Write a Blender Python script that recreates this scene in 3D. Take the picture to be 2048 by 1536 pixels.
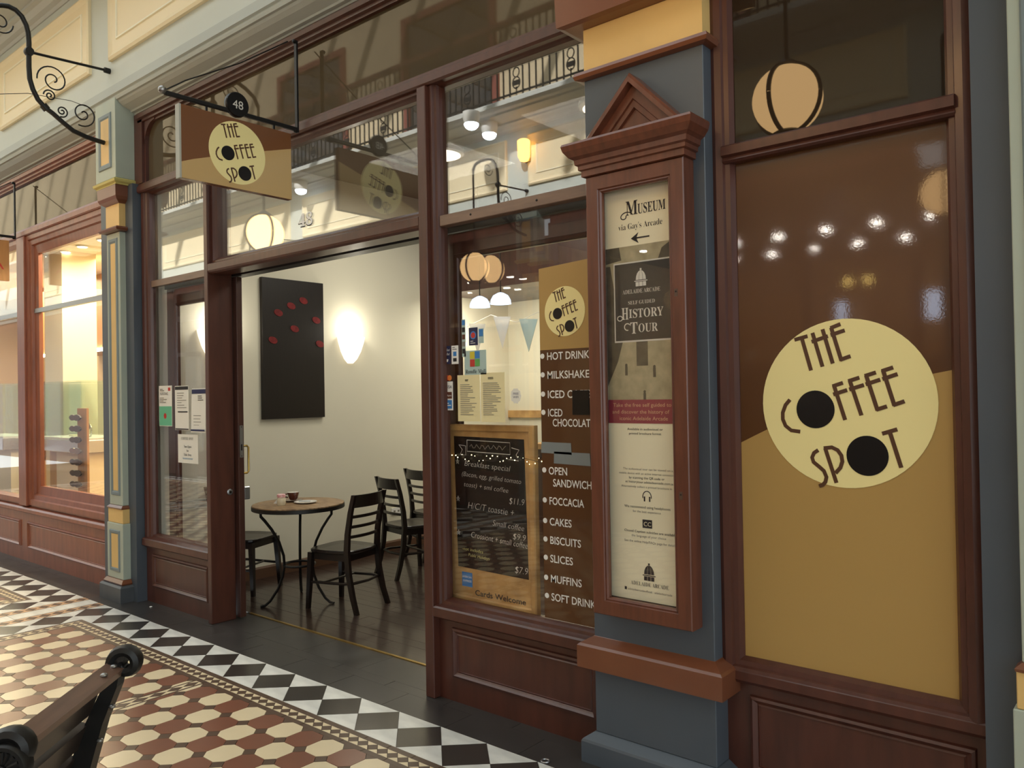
import bpy, bmesh, math, random
from mathutils import Vector, Matrix
random.seed(7)
SC = bpy.context.scene
COL = SC.collection
for o in list(bpy.data.objects):
    bpy.data.objects.remove(o, do_unlink=True)

# ------------------------------------------------------------------ camera
YAW, PIT, ROL, FPX = -0.701746, 0.0106754, -0.0174584, 1601.88
fw = Vector((math.sin(YAW)*math.cos(PIT), math.cos(YAW)*math.cos(PIT), math.sin(PIT)))
rt = fw.cross(Vector((0, 0, 1))).normalized()
up = rt.cross(fw)
r2 = rt*math.cos(ROL) + up*math.sin(ROL)
u2 = -rt*math.sin(ROL) + up*math.cos(ROL)
cam = bpy.data.cameras.new('camera')
cam.sensor_width = 36.0
cam.lens = FPX/2048*36.0
cam.clip_start = 0.02
camo = bpy.data.objects.new('camera', cam)
COL.objects.link(camo)
m = Matrix.Identity(4)
for i in range(3):
    m[i][0] = r2[i]; m[i][1] = u2[i]; m[i][2] = -fw[i]
m[0][3], m[1][3], m[2][3] = 0.0, 0.0, 1.6
camo.matrix_world = m
SC.camera = camo

# ------------------------------------------------------------------ light
SKY = 2.1
w = bpy.data.worlds.new('daylight'); SC.world = w
w.use_nodes = True
w.node_tree.nodes['Background'].inputs[0].default_value = (0.90, 0.98, 1.0, 1)
w.node_tree.nodes['Background'].inputs[1].default_value = SKY
sl = bpy.data.lights.new('sun', 'SUN'); sl.energy = 9.0; sl.color = (1, .98, .93); sl.angle = math.radians(.8)
so = bpy.data.objects.new('sun', sl); COL.objects.link(so)
so.rotation_euler = Vector((-.42, -1, -.76)).to_track_quat('-Z', 'Y').to_euler()
SC.cycles.max_bounces = 7; SC.cycles.diffuse_bounces = 3; SC.cycles.glossy_bounces = 4; SC.cycles.transparent_max_bounces = 14
SC.cycles.caustics_reflective = False; SC.cycles.caustics_refractive = False
SC.view_settings.view_transform = 'Standard'
SC.view_settings.look = 'None'
SC.view_settings.exposure = 0.0
SC.view_settings.gamma = 1.0
SC.view_settings.use_curve_mapping = False

def lamp(kind, name, loc, energy, color=(1, 1, 1), size=0.2, aim=None, size_y=None, spot=None):
    l = bpy.data.lights.new(name, kind)
    l.energy = energy; l.color = color
    if kind == 'AREA':
        l.size = size
        if size_y: l.shape = 'RECTANGLE'; l.size_y = size_y
    elif kind in ('POINT', 'SPOT'):
        l.shadow_soft_size = size
    if kind == 'SPOT' and spot: l.spot_size = spot; l.spot_blend = 0.6
    o = bpy.data.objects.new(name, l); COL.objects.link(o)
    o.location = loc
    if aim is not None:
        o.rotation_euler = (Vector(aim)-Vector(loc)).to_track_quat('-Z', 'Y').to_euler()
    return o

# ------------------------------------------------------------------ materials
def lin(c):
    return tuple((x/12.92 if x <= .04045 else ((x+.055)/1.055)**2.4) for x in (v/255 for v in c))
MATS = {}
def mat(name, rgb, rough=.5, metal=0, coat=0, coat_r=.1, var=.0, scale=8, stretch=(1, 1, 1), bump=0, bscale=None, emit=0, ecol=None, spec=.5, rvar=0, dirt=None):
    M = bpy.data.materials.new(name); M.use_nodes = True
    nt = M.node_tree; b = nt.nodes['Principled BSDF']
    c = lin(rgb)
    b.inputs['Base Color'].default_value = (*c, 1)
    b.inputs['Roughness'].default_value = rough
    b.inputs['Metallic'].default_value = metal
    b.inputs['Coat Weight'].default_value = coat
    b.inputs['Coat Roughness'].default_value = coat_r
    b.inputs['Specular IOR Level'].default_value = spec
    if emit:
        b.inputs['Emission Color'].default_value = (*(ecol or c), 1)
        b.inputs['Emission Strength'].default_value = emit
    if var or bump or rvar:
        tc = nt.nodes.new('ShaderNodeTexCoord'); mp = nt.nodes.new('ShaderNodeMapping')
        mp.inputs['Scale'].default_value = stretch
        nt.links.new(tc.outputs['Object'], mp.inputs['Vector'])
        n = nt.nodes.new('ShaderNodeTexNoise'); n.inputs['Scale'].default_value = scale
        n.inputs['Detail'].default_value = 6
        nt.links.new(mp.outputs[0], n.inputs['Vector'])
        if var:
            r = nt.nodes.new('ShaderNodeValToRGB')
            r.color_ramp.elements[0].position = .3; r.color_ramp.elements[1].position = .72
            d = lin(dirt) if dirt else tuple(x*(1-var) for x in c)
            r.color_ramp.elements[0].color = (*d, 1)
            r.color_ramp.elements[1].color = (*tuple(min(1, x*(1+var*.6)) for x in c), 1)
            nt.links.new(n.outputs['Fac'], r.inputs[0]); nt.links.new(r.outputs[0], b.inputs['Base Color'])
        if rvar:
            mr = nt.nodes.new('ShaderNodeMapRange')
            mr.inputs['To Min'].default_value = max(.02, rough-rvar); mr.inputs['To Max'].default_value = rough+rvar
            nt.links.new(n.outputs['Fac'], mr.inputs[0]); nt.links.new(mr.outputs[0], b.inputs['Roughness'])
        if bump:
            n2 = n
            if bscale:
                n2 = nt.nodes.new('ShaderNodeTexNoise'); n2.inputs['Scale'].default_value = bscale
                n2.inputs['Detail'].default_value = 3
                nt.links.new(tc.outputs['Object'], n2.inputs['Vector'])
            bp = nt.nodes.new('ShaderNodeBump'); bp.inputs['Strength'].default_value = bump
            bp.inputs['Distance'].default_value = .002
            nt.links.new(n2.outputs['Fac'], bp.inputs['Height'])
            nt.links.new(bp.outputs[0], b.inputs['Normal'])
            if coat: nt.links.new(bp.outputs[0], b.inputs['Coat Normal'])
    MATS[name] = M
    return M
def emitter(name, rgb, strength):
    M = bpy.data.materials.new(name); M.use_nodes = True
    nt = M.node_tree; nt.nodes.clear()
    o = nt.nodes.new('ShaderNodeOutputMaterial'); e = nt.nodes.new('ShaderNodeEmission')
    e.inputs[0].default_value = (*lin(rgb), 1); e.inputs[1].default_value = strength
    nt.links.new(e.outputs[0], o.inputs[0]); MATS[name] = M
    return M
def glassmat(name, r0, tint=(255, 255, 255), rough=0.0, refl=(255, 255, 255)):
    M = bpy.data.materials.new(name); M.use_nodes = True
    nt = M.node_tree; nt.nodes.clear(); N = nt.nodes.new
    o = N('ShaderNodeOutputMaterial'); t = N('ShaderNodeBsdfTransparent'); g = N('ShaderNodeBsdfGlossy'); mx = N('ShaderNodeMixShader')
    t.inputs[0].default_value = (*lin(tint), 1)
    g.inputs['Color'].default_value = (*lin(refl), 1); g.inputs['Roughness'].default_value = rough
    lw = N('ShaderNodeLayerWeight'); lw.inputs['Blend'].default_value = .5
    p = N('ShaderNodeMath'); p.operation = 'POWER'; p.inputs[1].default_value = 5
    q = N('ShaderNodeMath'); q.operation = 'MULTIPLY_ADD'; q.inputs[1].default_value = 1-r0; q.inputs[2].default_value = r0
    L = nt.links.new
    L(lw.outputs['Facing'], p.inputs[0]); L(p.outputs[0], q.inputs[0]); L(q.outputs[0], mx.inputs[0])
    L(t.outputs[0], mx.inputs[1]); L(g.outputs[0], mx.inputs[2]); L(mx.outputs[0], o.inputs[0])
    MATS[name] = M
    return M

mat('timber', (82, 44, 33), .42, coat=.3, coat_r=.2, var=.25, scale=6, stretch=(3, 3, .6), bump=.05)
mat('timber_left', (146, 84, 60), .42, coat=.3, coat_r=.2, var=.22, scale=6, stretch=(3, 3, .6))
mat('number_white', (252, 252, 250), .4)
mat('timber_case', (104, 58, 40), .4, coat=.35, coat_r=.2, var=.3, scale=9, stretch=(4, 4, .5), bump=.06)
mat('timber_door', (70, 40, 32), .4, coat=.4, coat_r=.25, var=.25, scale=6, stretch=(3, 3, .5))
mat('timber_grey', (128, 102, 86), .4, coat=.3, coat_r=.25, var=.2, scale=8, stretch=(.6, 4, 4))
mat('blue', (78, 86, 95), .42, var=.06, scale=3, bump=.03, bscale=60)
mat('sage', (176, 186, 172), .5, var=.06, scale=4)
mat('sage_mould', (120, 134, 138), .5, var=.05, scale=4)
mat('amber', (226, 190, 122), .5, var=.08, scale=3)
mat('band_brown', (118, 70, 46), .32, coat=.3, var=.1, scale=4)
mat('olive', (196, 186, 112), .5)
mat('plinth_dark', (78, 82, 86), .45, var=.18, scale=7)
mat('cornice', (182, 188, 182), .5, var=.05, scale=2)
mat('frieze', (206, 212, 204), .55, var=.04, scale=2)
mat('cream', (250, 245, 220), .5, var=.03, scale=2)
mat('cream_frame', (246, 231, 194), .5)
mat('upperwall', (232, 226, 205), .7, var=.08, scale=3)
mat('upperwall_tan', (196, 178, 146), .7, var=.08, scale=3)
mat('upperwall_grey', (196, 198, 192), .6)
mat('redframe', (120, 62, 50), .5)
mat('iron', (26, 26, 26), .45, metal=.3, bump=.06, bscale=120)
mat('iron_bright', (150, 150, 150), .3, metal=.9)
mat('steel', (170, 172, 175), .32, metal=.9)
mat('brass', (190, 160, 90), .3, metal=.9, var=.15, scale=20)
mat('slate', (60, 58, 57), .32, var=.18, scale=5, rvar=.1)
mat('slate_tile', (58, 54, 51), .24, var=.12, scale=6, rvar=.06, spec=.7)
mat('marble', (236, 236, 230), .24, var=.16, scale=4, stretch=(1, 2.4, 1), dirt=(208, 209, 205))
mat('tile_cream', (230, 213, 178), .28, var=.07, scale=3)
mat('tile_red', (130, 84, 66), .28, var=.14, scale=3)
mat('tile_dark', (90, 70, 57), .36, var=.12, scale=4)
mat('tile_pink', (216, 176, 140), .34, var=.08, scale=4)
mat('grout', (74, 66, 58), .8)
mat('plank', (44, 26, 19), .34, coat=.5, coat_r=.1, var=.35, scale=7, stretch=(.6, 5, 5), bump=.05)
mat('plaster', (226, 221, 200), .75, var=.03, scale=1.5)
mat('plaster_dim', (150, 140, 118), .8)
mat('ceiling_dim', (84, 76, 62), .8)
mat('skirting', (92, 64, 44), .5, var=.1)
mat('chair_wood', (25, 17, 14), .36, coat=.25, coat_r=.2, var=.2, scale=10)
mat('table_wood', (158, 130, 96), .45, var=.35, scale=9, stretch=(1, 5, 1), dirt=(104, 78, 54))
mat('black_metal', (24, 22, 21), .4, metal=.2)
mat('art_dark', (26, 20, 15), .45, var=.3, scale=16, stretch=(8, 8, .6))
mat('art_red', (120, 30, 32), .4, var=.4, scale=30)
mat('shade_glass', (250, 244, 225), .4)
mat('paper', (238, 236, 226), .7, var=.02, scale=4)
mat('paper_cream', (238, 226, 176), .7, var=.04, scale=6)
mat('ink', (40, 38, 40), .7)
mat('ink_grey', (135, 130, 120), .7)
mat('ink_navy', (40, 44, 86), .7)
mat('ink_blue', (70, 130, 170), .7)
mat('notice_green', (108, 190, 150), .7)
mat('notice_red', (200, 60, 50), .7)
mat('white', (240, 240, 236), .5)
mat('chalk', (215, 213, 205), .9)
mat('chalk_yellow', (205, 205, 130), .9)
mat('slateboard', (20, 20, 20), .35)
mat('pine', (206, 164, 104), .55, var=.2, scale=7, stretch=(1, 1, 1), dirt=(160, 118, 66))
mat('vinyl_brown', (86, 52, 20), .35, coat=.85, coat_r=.04, bump=.02, bscale=120)
mat('vinyl_tan', (180, 146, 84), .45, coat=.2, coat_r=.2, bump=.10, bscale=70)
mat('vinyl_disc', (248, 234, 166), .5)
mat('vinyl_black', (12, 12, 14), .3)
mat('vinyl_letter', (86, 56, 36), .4)
mat('sign_brown', (122, 80, 50), .22, coat=.3, coat_r=.12)
mat('sign_tan', (202, 170, 116), .22, coat=.3, coat_r=.12)
mat('sign_edge', (176, 178, 168), .4)
mat('darkfilm', (50, 40, 30), .02, spec=.6)
mat('strip_film', (84, 73, 55), .03, spec=.36)
mat('tape_grey', (128, 136, 138), .5)
mat('poster_cream', (246, 238, 206), .5)
mat('poster_dark', (46, 46, 46), .4)
mat('poster_red', (146, 56, 72), .45)
mat('poster_mid', (176, 166, 134), .5, var=.25, scale=20)
mat('poster_shadow', (88, 82, 68), .5, var=.4, scale=24)
mat('sticker_blue', (60, 130, 200), .5)
mat('sticker_navy', (34, 40, 78), .5)
mat('sticker_orange', (226, 130, 60), .5)
mat('sticker_red', (196, 60, 52), .5)
mat('sticker_brown', (96, 56, 40), .5)
mat('sticker_teal', (176, 200, 196), .5)
mat('tile_green', (96, 170, 90), .5)
mat('tile_yellow', (214, 196, 60), .5)
mat('jar_glass', (226, 214, 184), .12)
mat('gingham', (206, 96, 104), .7, var=.5, scale=90, dirt=(240, 228, 226))
mat('cup_brown', (92, 46, 34), .2, coat=.5)
mat('china', (238, 236, 230), .2, coat=.4)
mat('shop_wall', (238, 214, 168), .7)
mat('shop_cream', (246, 234, 204), .6)
mat('shop_wood', (196, 146, 92), .4, var=.15, scale=6, stretch=(4, 4, .6))
mat('shop_dark', (80, 52, 36), .4)
mat('shop_floor', (120, 100, 82), .25, var=.15, scale=3)
mat('shoe_black', (38, 34, 32), .4)
mat('opp_timber', (96, 54, 40), .4, coat=.3, coat_r=.2)
mat('bench_slat_lit', (104, 78, 64), .4, coat=.2, var=.3, scale=9, stretch=(.6, 5, 5))  # lighter copy of the slat wood, light on the top slat put into colour
mat('bench_slat', (40, 30, 25), .4, coat=.3, coat_r=.2, var=.35, scale=9, stretch=(.6, 5, 5))
mat('silver', (190, 188, 182), .25, metal=.9)
mat('crumb', (238, 238, 232), .7)
GLASS = glassmat('glass', .035)
glassmat('glass_transom', .13)
glassmat('glass_case', .03, rough=.0)
glassmat('glass_display', .06, tint=(238, 246, 242))
emitter('globe_glow', (255, 206, 140), 8.5)
emitter('sconce_glow', (255, 240, 212), 2.6)
emitter('down_glow', (255, 250, 240), 22.0)
emitter('down_cool', (225, 238, 255), 45.0)
emitter('down_spot', (255, 246, 232), 150.0)
emitter('screen_cool', (215, 230, 255), 9.0)
emitter('lamp_yellow', (255, 214, 120), 10.0)
emitter('down_warm', (255, 222, 170), 14.0)
emitter('warm_lamp', (255, 186, 96), 14.0)
emitter('cabinet_glow', (255, 216, 120), 1.6)
emitter('fairy', (255, 236, 180), 6.0)
emitter('dome_cool', (205, 228, 255), 2.2)

# ------------------------------------------------------------------ builders
OFF = {}
MIRROR = False
def my(p):
    return (p[0], .70-p[1], p[2]) if MIRROR else p
class B:
    def __init__(s): s.v = []; s.f = []; s.sm = False
    def add(s, vs, fs):
        n = len(s.v); s.v += [my(tuple(p)) for p in vs]; s.f += [tuple(n+i for i in f) for f in fs]; return s
    def box(s, x0, x1, y0, y1, z0, z1, c=0):
        if c <= 0:
            return s.add([(x0, y0, z0), (x1, y0, z0), (x1, y1, z0), (x0, y1, z0), (x0, y0, z1), (x1, y0, z1), (x1, y1, z1), (x0, y1, z1)],
                         [(3, 2, 1, 0), (4, 5, 6, 7), (0, 1, 5, 4), (1, 2, 6, 5), (2, 3, 7, 6), (3, 0, 4, 7)])
        bm = bmesh.new()
        bmesh.ops.create_cube(bm, size=1, matrix=Matrix.LocRotScale(Vector(((x0+x1)/2, (y0+y1)/2, (z0+z1)/2)), None, Vector((abs(x1-x0), abs(y1-y0), abs(z1-z0)))))
        bmesh.ops.bevel(bm, geom=bm.edges[:], offset=c, segments=1, affect='EDGES', profile=.5)
        bm.verts.ensure_lookup_table()
        for i, v in enumerate(bm.verts): v.index = i
        s.add([tuple(v.co) for v in bm.verts], [tuple(v.index for v in f.verts) for f in bm.faces]); bm.free()
        return s
    def loops(s, L, close0=True, close1=True, cyc=True):
        n = len(L[0]); vs = [p for l in L for p in l]; fs = []
        for k in range(len(L)-1):
            for i in range(n if cyc else n-1):
                j = (i+1) % n
                fs.append((k*n+i, k*n+j, (k+1)*n+j, (k+1)*n+i))
        if close0: fs.append(tuple(reversed(range(n))))
        if close1: fs.append(tuple((len(L)-1)*n+i for i in range(n)))
        return s.add(vs, fs)
    def ring(s, x0, x1, z0, z1, prof, fill=False):
        L = [[(x0+d, y, z0+d), (x1-d, y, z0+d), (x1-d, y, z1-d), (x0+d, y, z1-d)] for d, y in prof]
        return s.loops(L, False, fill)
    def wrap(s, x0, x1, yf, yb, prof):
        L = [[(x0-d, yf-d, z), (x1+d, yf-d, z), (x1+d, yb, z), (x0-d, yb, z)] for d, z in prof]
        return s.loops(L)
    def exx(s, prof, x0, x1):
        return s.loops([[(x0, y, z) for y, z in prof], [(x1, y, z) for y, z in prof]])
    def prism(s, poly, y0, y1):
        return s.loops([[(x, y0, z) for x, z in poly], [(x, y1, z) for x, z in poly]])
    def prismx(s, poly, x0, x1):
        return s.loops([[(x0, y, z) for y, z in poly], [(x1, y, z) for y, z in poly]])
    def prismz(s, poly, z0, z1):
        return s.loops([[(x, y, z0) for x, y in poly], [(x, y, z1) for x, y in poly]])
    def tube(s, pts, r, n=8, cap=True, flat=1.0, rs=None):
        pts = [Vector(p) for p in pts]; L = []
        t0 = (pts[1]-pts[0]).normalized()
        a = Vector((0, 0, 1)) if abs(t0.z) < .9 else Vector((1, 0, 0))
        u = t0.cross(a).normalized()
        for i, p in enumerate(pts):
            t = (pts[min(i+1, len(pts)-1)]-pts[max(i-1, 0)]).normalized()
            u = (u-t*u.dot(t)).normalized(); v = t.cross(u)
            rr = rs[i] if rs else r
            L.append([tuple(p+u*rr*math.cos(2*math.pi*k/n)+v*rr*flat*math.sin(2*math.pi*k/n)) for k in range(n)])
        s.sm = True
        return s.loops(L, cap, cap)
    def lathe(s, cx, cy, prof, n=24):
        L = [[(cx+r*math.cos(2*math.pi*k/n), cy+r*math.sin(2*math.pi*k/n), z) for k in range(n)] for r, z in prof]
        s.sm = True
        return s.loops(L)
    def lathey(s, cx, cz, prof, n=24):
        L = [[(cx+r*math.cos(2*math.pi*k/n), y, cz+r*math.sin(2*math.pi*k/n)) for k in range(n)] for r, y in prof]
        s.sm = True
        return s.loops(L)
    def lathex(s, cy, cz, prof, n=24):
        L = [[(x, cy+r*math.cos(2*math.pi*k/n), cz+r*math.sin(2*math.pi*k/n)) for k in range(n)] for r, x in prof]
        s.sm = True
        return s.loops(L)
    def sphere(s, c, r, n=24, m=14, sx=1, sy=1, sz=1):
        L = []
        for j in range(m+1):
            th = math.pi*(j+.02*(j == 0)-.02*(j == m))/m
            L.append([(c[0]+r*sx*math.sin(th)*math.cos(2*math.pi*k/n), c[1]+r*sy*math.sin(th)*math.sin(2*math.pi*k/n), c[2]-r*sz*math.cos(th)) for k in range(n)])
        s.sm = True
        return s.loops(L)
    def build(s, name, material, parent=None, smooth=None):
        me = bpy.data.meshes.new(name)
        o3 = OFF.get(parent.name, (0, 0, 0)) if parent else (0, 0, 0)
        me.from_pydata([(p[0]-o3[0], p[1]-o3[1], p[2]-o3[2]) for p in s.v], [], s.f)
        bm = bmesh.new(); bm.from_mesh(me)
        bmesh.ops.recalc_face_normals(bm, faces=bm.faces[:]); bm.to_mesh(me); bm.free()
        me.materials.append(MATS[material])
        if (s.sm if smooth is None else smooth):
            for p in me.polygons: p.use_smooth = True
            try: me.set_sharp_from_angle(angle=math.radians(40))
            except Exception: pass
        o = bpy.data.objects.new(name, me); COL.objects.link(o)
        if parent: o.parent = parent
        OFF[o.name] = o3
        return o
def tag(o, label=None, cat=None, group=None, kind=None):
    if label: o['label'] = label
    if cat: o['category'] = cat
    if group: o['group'] = group
    if kind: o['kind'] = kind
    return o
def thing(name, loc, label=None, cat=None, group=None, kind=None):
    o = bpy.data.objects.new(name, None); COL.objects.link(o)
    o.location = loc; o.empty_display_size = .1; OFF[o.name] = tuple(loc)
    return tag(o, label, cat, group, kind)
def root(name, loc, label=None, cat=None, group=None, kind=None):
    return thing(name, my(loc), label, cat, group, kind)
def bx(name, m, parent, *a, c=0):
    return B().box(*a, c=c).build(name, m, parent)
def copytree(o, parent=None):
    c = o.copy(); COL.objects.link(c)
    if parent: c.parent = parent
    OFF[c.name] = OFF.get(o.name, (0, 0, 0))
    for ch in o.children: copytree(ch, c)
    return c
def circ(cx, cz, r, n=40, a0=0, a1=2*math.pi):
    return [(cx+r*math.cos(a0+(a1-a0)*k/n), cz+r*math.sin(a0+(a1-a0)*k/n)) for k in range(n)]
def stroke(pts, w):
    """closed polygon around a polyline, in 2-D"""
    L, R = [], []
    for i, p in enumerate(pts):
        a = pts[max(i-1, 0)]; b = pts[min(i+1, len(pts)-1)]
        d = Vector((b[0]-a[0], b[1]-a[1])).normalized(); n = Vector((-d.y, d.x))*w/2
        L.append((p[0]+n.x, p[1]+n.y)); R.append((p[0]-n.x, p[1]-n.y))
    return L, R
# flat artwork: U(u, v, d) maps plane coordinates + depth to the world
def facade(y0): return lambda u, v, d=0: (u, y0-d, v)
class Art:
    def __init__(s, U): s.U = U; s.b = B()
    def poly(s, pts, d0=.0004, d1=.0012):
        s.b.loops([[s.U(u, v, d0) for u, v in pts], [s.U(u, v, d1) for u, v in pts]]); return s
    def rect(s, u0, u1, v0, v1, d0=.0004, d1=.0012): return s.poly([(u0, v0), (u1, v0), (u1, v1), (u0, v1)], d0, d1)
    def line(s, pts, w, d0=.0004, d1=.0012):
        L, R = stroke(pts, w)
        for i in range(len(pts)-1): s.poly([R[i], R[i+1], L[i+1], L[i]], d0, d1)
        return s
    def build(s, name, m, parent): return s.b.build(name, m, parent)
DG = None
def text(body, U, u, v, m, parent, h=None, width=None, align='LEFT', shear=0, thin=0, d=.0012, name='lettering', space=1.0, rot=0):
    """h = cap height; the baseline starts at (u, v)"""
    cu = bpy.data.curves.new('txt', 'FONT'); cu.body = body; cu.size = 1; cu.align_x = align
    cu.shear = shear; cu.offset = thin; cu.resolution_u = 3; cu.space_character = space
    o = bpy.data.objects.new('txt', cu); COL.objects.link(o)
    dg = bpy.context.evaluated_depsgraph_get()
    me = bpy.data.meshes.new_from_object(o.evaluated_get(dg))
    bpy.data.objects.remove(o); bpy.data.curves.remove(cu)
    if not me.vertices: return None
    xs = [q.co.x for q in me.vertices]
    wd = max(xs)-min(xs)
    sy = (h/.73) if h else None
    sx = width/wd if width else sy
    if sy is None: sy = sx
    cr, sr = math.cos(rot), math.sin(rot)
    o3 = OFF.get(parent.name, (0, 0, 0))
    for q in me.vertices:
        a, b = q.co.x*sx, q.co.y*sy
        p = U(u+a*cr-b*sr, v+a*sr+b*cr, d)
        q.co = (p[0]-o3[0], p[1]-o3[1], p[2]-o3[2])
    me.materials.append(MATS[m]); me.name = name
    ob = bpy.data.objects.new(name, me); COL.objects.link(ob); ob.parent = parent; OFF[ob.name] = o3
    return ob
def serif(s):
    out = ''
    for c in s:
        if 'A' <= c <= 'Z': out += chr(0x1D400+ord(c)-65)
        elif 'a' <= c <= 'z': out += chr(0x1D41A+ord(c)-97)
        elif '0' <= c <= '9': out += chr(0x1D7CE+ord(c)-48)
        else: out += c
    return out
# ================================================================== FLOOR
def project(x, y, z):
    d = Vector((x, y, z-1.6)); k = d.dot(fw)
    if k < .3: return None
    return 1024+FPX*d.dot(r2)/k, 768-FPX*d.dot(u2)/k, k
floor = B().box(-22, 9, -2.4, 2.99, -.05, -.006).build('floor', 'grout')
tag(floor, 'patterned tiled arcade floor of cream and red octagons with marble border', kind='structure')
TILES = []
def tile(kind, poly, m):
    if len(poly) >= 3: TILES.append((kind, poly, m))
def clip(poly, x0, x1, y0, y1):
    for ax, val, sgn in ((0, x0, 1), (0, x1, -1), (1, y0, 1), (1, y1, -1)):
        out = []
        for i, a in enumerate(poly):
            b = poly[(i+1) % len(poly)]
            ia = sgn*(a[ax]-val) >= -1e-9; ib = sgn*(b[ax]-val) >= -1e-9
            if ia: out.append(a)
            if ia != ib:
                t = (val-a[ax])/(b[ax]-a[ax]); out.append(tuple(a[k]+t*(b[k]-a[k]) for k in (0, 1)))
        poly = out
        if not poly: return []
    return poly
def shrink(poly, g=.0011):
    cx = sum(p[0] for p in poly)/len(poly); cy = sum(p[1] for p in poly)/len(poly)
    out = []
    for x, y in poly:
        d = math.hypot(x-cx, y-cy) or 1
        out.append((x-(x-cx)/d*g*1.4, y-(y-cy)/d*g*1.4))
    return out
YT, YB = 2.715, -2.015
PC = .1575; CUT = .037
def field(x0, x1, y0, y1, cx, cy):
    i0, i1 = int((x0-cx)/PC)-2, int((x1-cx)/PC)+2
    j0, j1 = int((y0-cy)/PC)-2, int((y1-cy)/PC)+2
    h = PC/2; c = CUT
    for i in range(i0, i1+1):
        for j in range(j0, j1+1):
            x, y = cx+i*PC, cy+j*PC
            o = [(x-h+c, y-h), (x+h-c, y-h), (x+h, y-h+c), (x+h, y+h-c), (x+h-c, y+h), (x-h+c, y+h), (x-h, y+h-c), (x-h, y-h+c)]
            p = clip(o, x0, x1, y0, y1)
            cream = (i+j) % 2 == 0
            tile('octagon_tile_cream' if cream else 'octagon_tile_red', p, 'tile_cream' if cream else 'tile_red')
            X, Y = x+h, y+h
            tile('square_tile', clip([(X-c, Y), (X, Y-c), (X+c, Y), (X, Y+c)], x0, x1, y0, y1), 'tile_dark')
def strip(x0, x1, y0, y1, kind, m, n):
    for k in range(n):
        if x1-x0 > y1-y0: tile(kind, [(x0+(x1-x0)*k/n, y0), (x0+(x1-x0)*(k+1)/n, y0), (x0+(x1-x0)*(k+1)/n, y1), (x0+(x1-x0)*k/n, y1)], m)
        else: tile(kind, [(x0, y0+(y1-y0)*k/n), (x1, y0+(y1-y0)*k/n), (x1, y0+(y1-y0)*(k+1)/n), (x0, y0+(y1-y0)*(k+1)/n)], m)
def diamonds(x0, x1, y0, y1, n, along, dk, lt, mdk, mlt):
    """row of n diamonds with triangles either side; along 'x' or 'y'"""
    for k in range(n):
        if along == 'x':
            p = (x1-x0)/n; a, b = x0+p*k, x0+p*(k+1); mx = (a+b)/2; my_ = (y0+y1)/2
            tile(dk, [(mx, y0), (b, my_), (mx, y1), (a, my_)], mdk)
            pr = x0+p*(k-.5)
            for q, r in ((y1, my_), (y0, my_)):
                tile(lt, clip([(pr, q), (mx, q), (a, r)] if q > r else [(mx, q), (pr, q), (a, r)], x0, x1, y0, y1), mlt)
            if k == n-1:
                for q, r in ((y1, my_), (y0, my_)): tile(lt, [(mx, q), (x1, q), (b, r)] if q > r else [(x1, q), (mx, q), (b, r)], mlt)
        else:
            p = (y1-y0)/n; a, b = y0+p*k, y0+p*(k+1); mx = (x0+x1)/2; my_ = (a+b)/2
            tile(dk, [(mx, a), (x1, my_), (mx, b), (x0, my_)], mdk)
            for q in (x0, x1):
                tile(lt, [(q, my_), (q, max(y0, my_-p)), (mx, a)] if q < mx else [(q, max(y0, my_-p)), (q, my_), (mx, a)], mlt)
            if k == n-1:
                for q in (x0, x1): tile(lt, [(q, y1), (q, my_), (mx, b)] if q < mx else [(q, my_), (q, y1), (mx, b)], mlt)
DW, DH = .2965, .285
NB = 15
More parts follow.
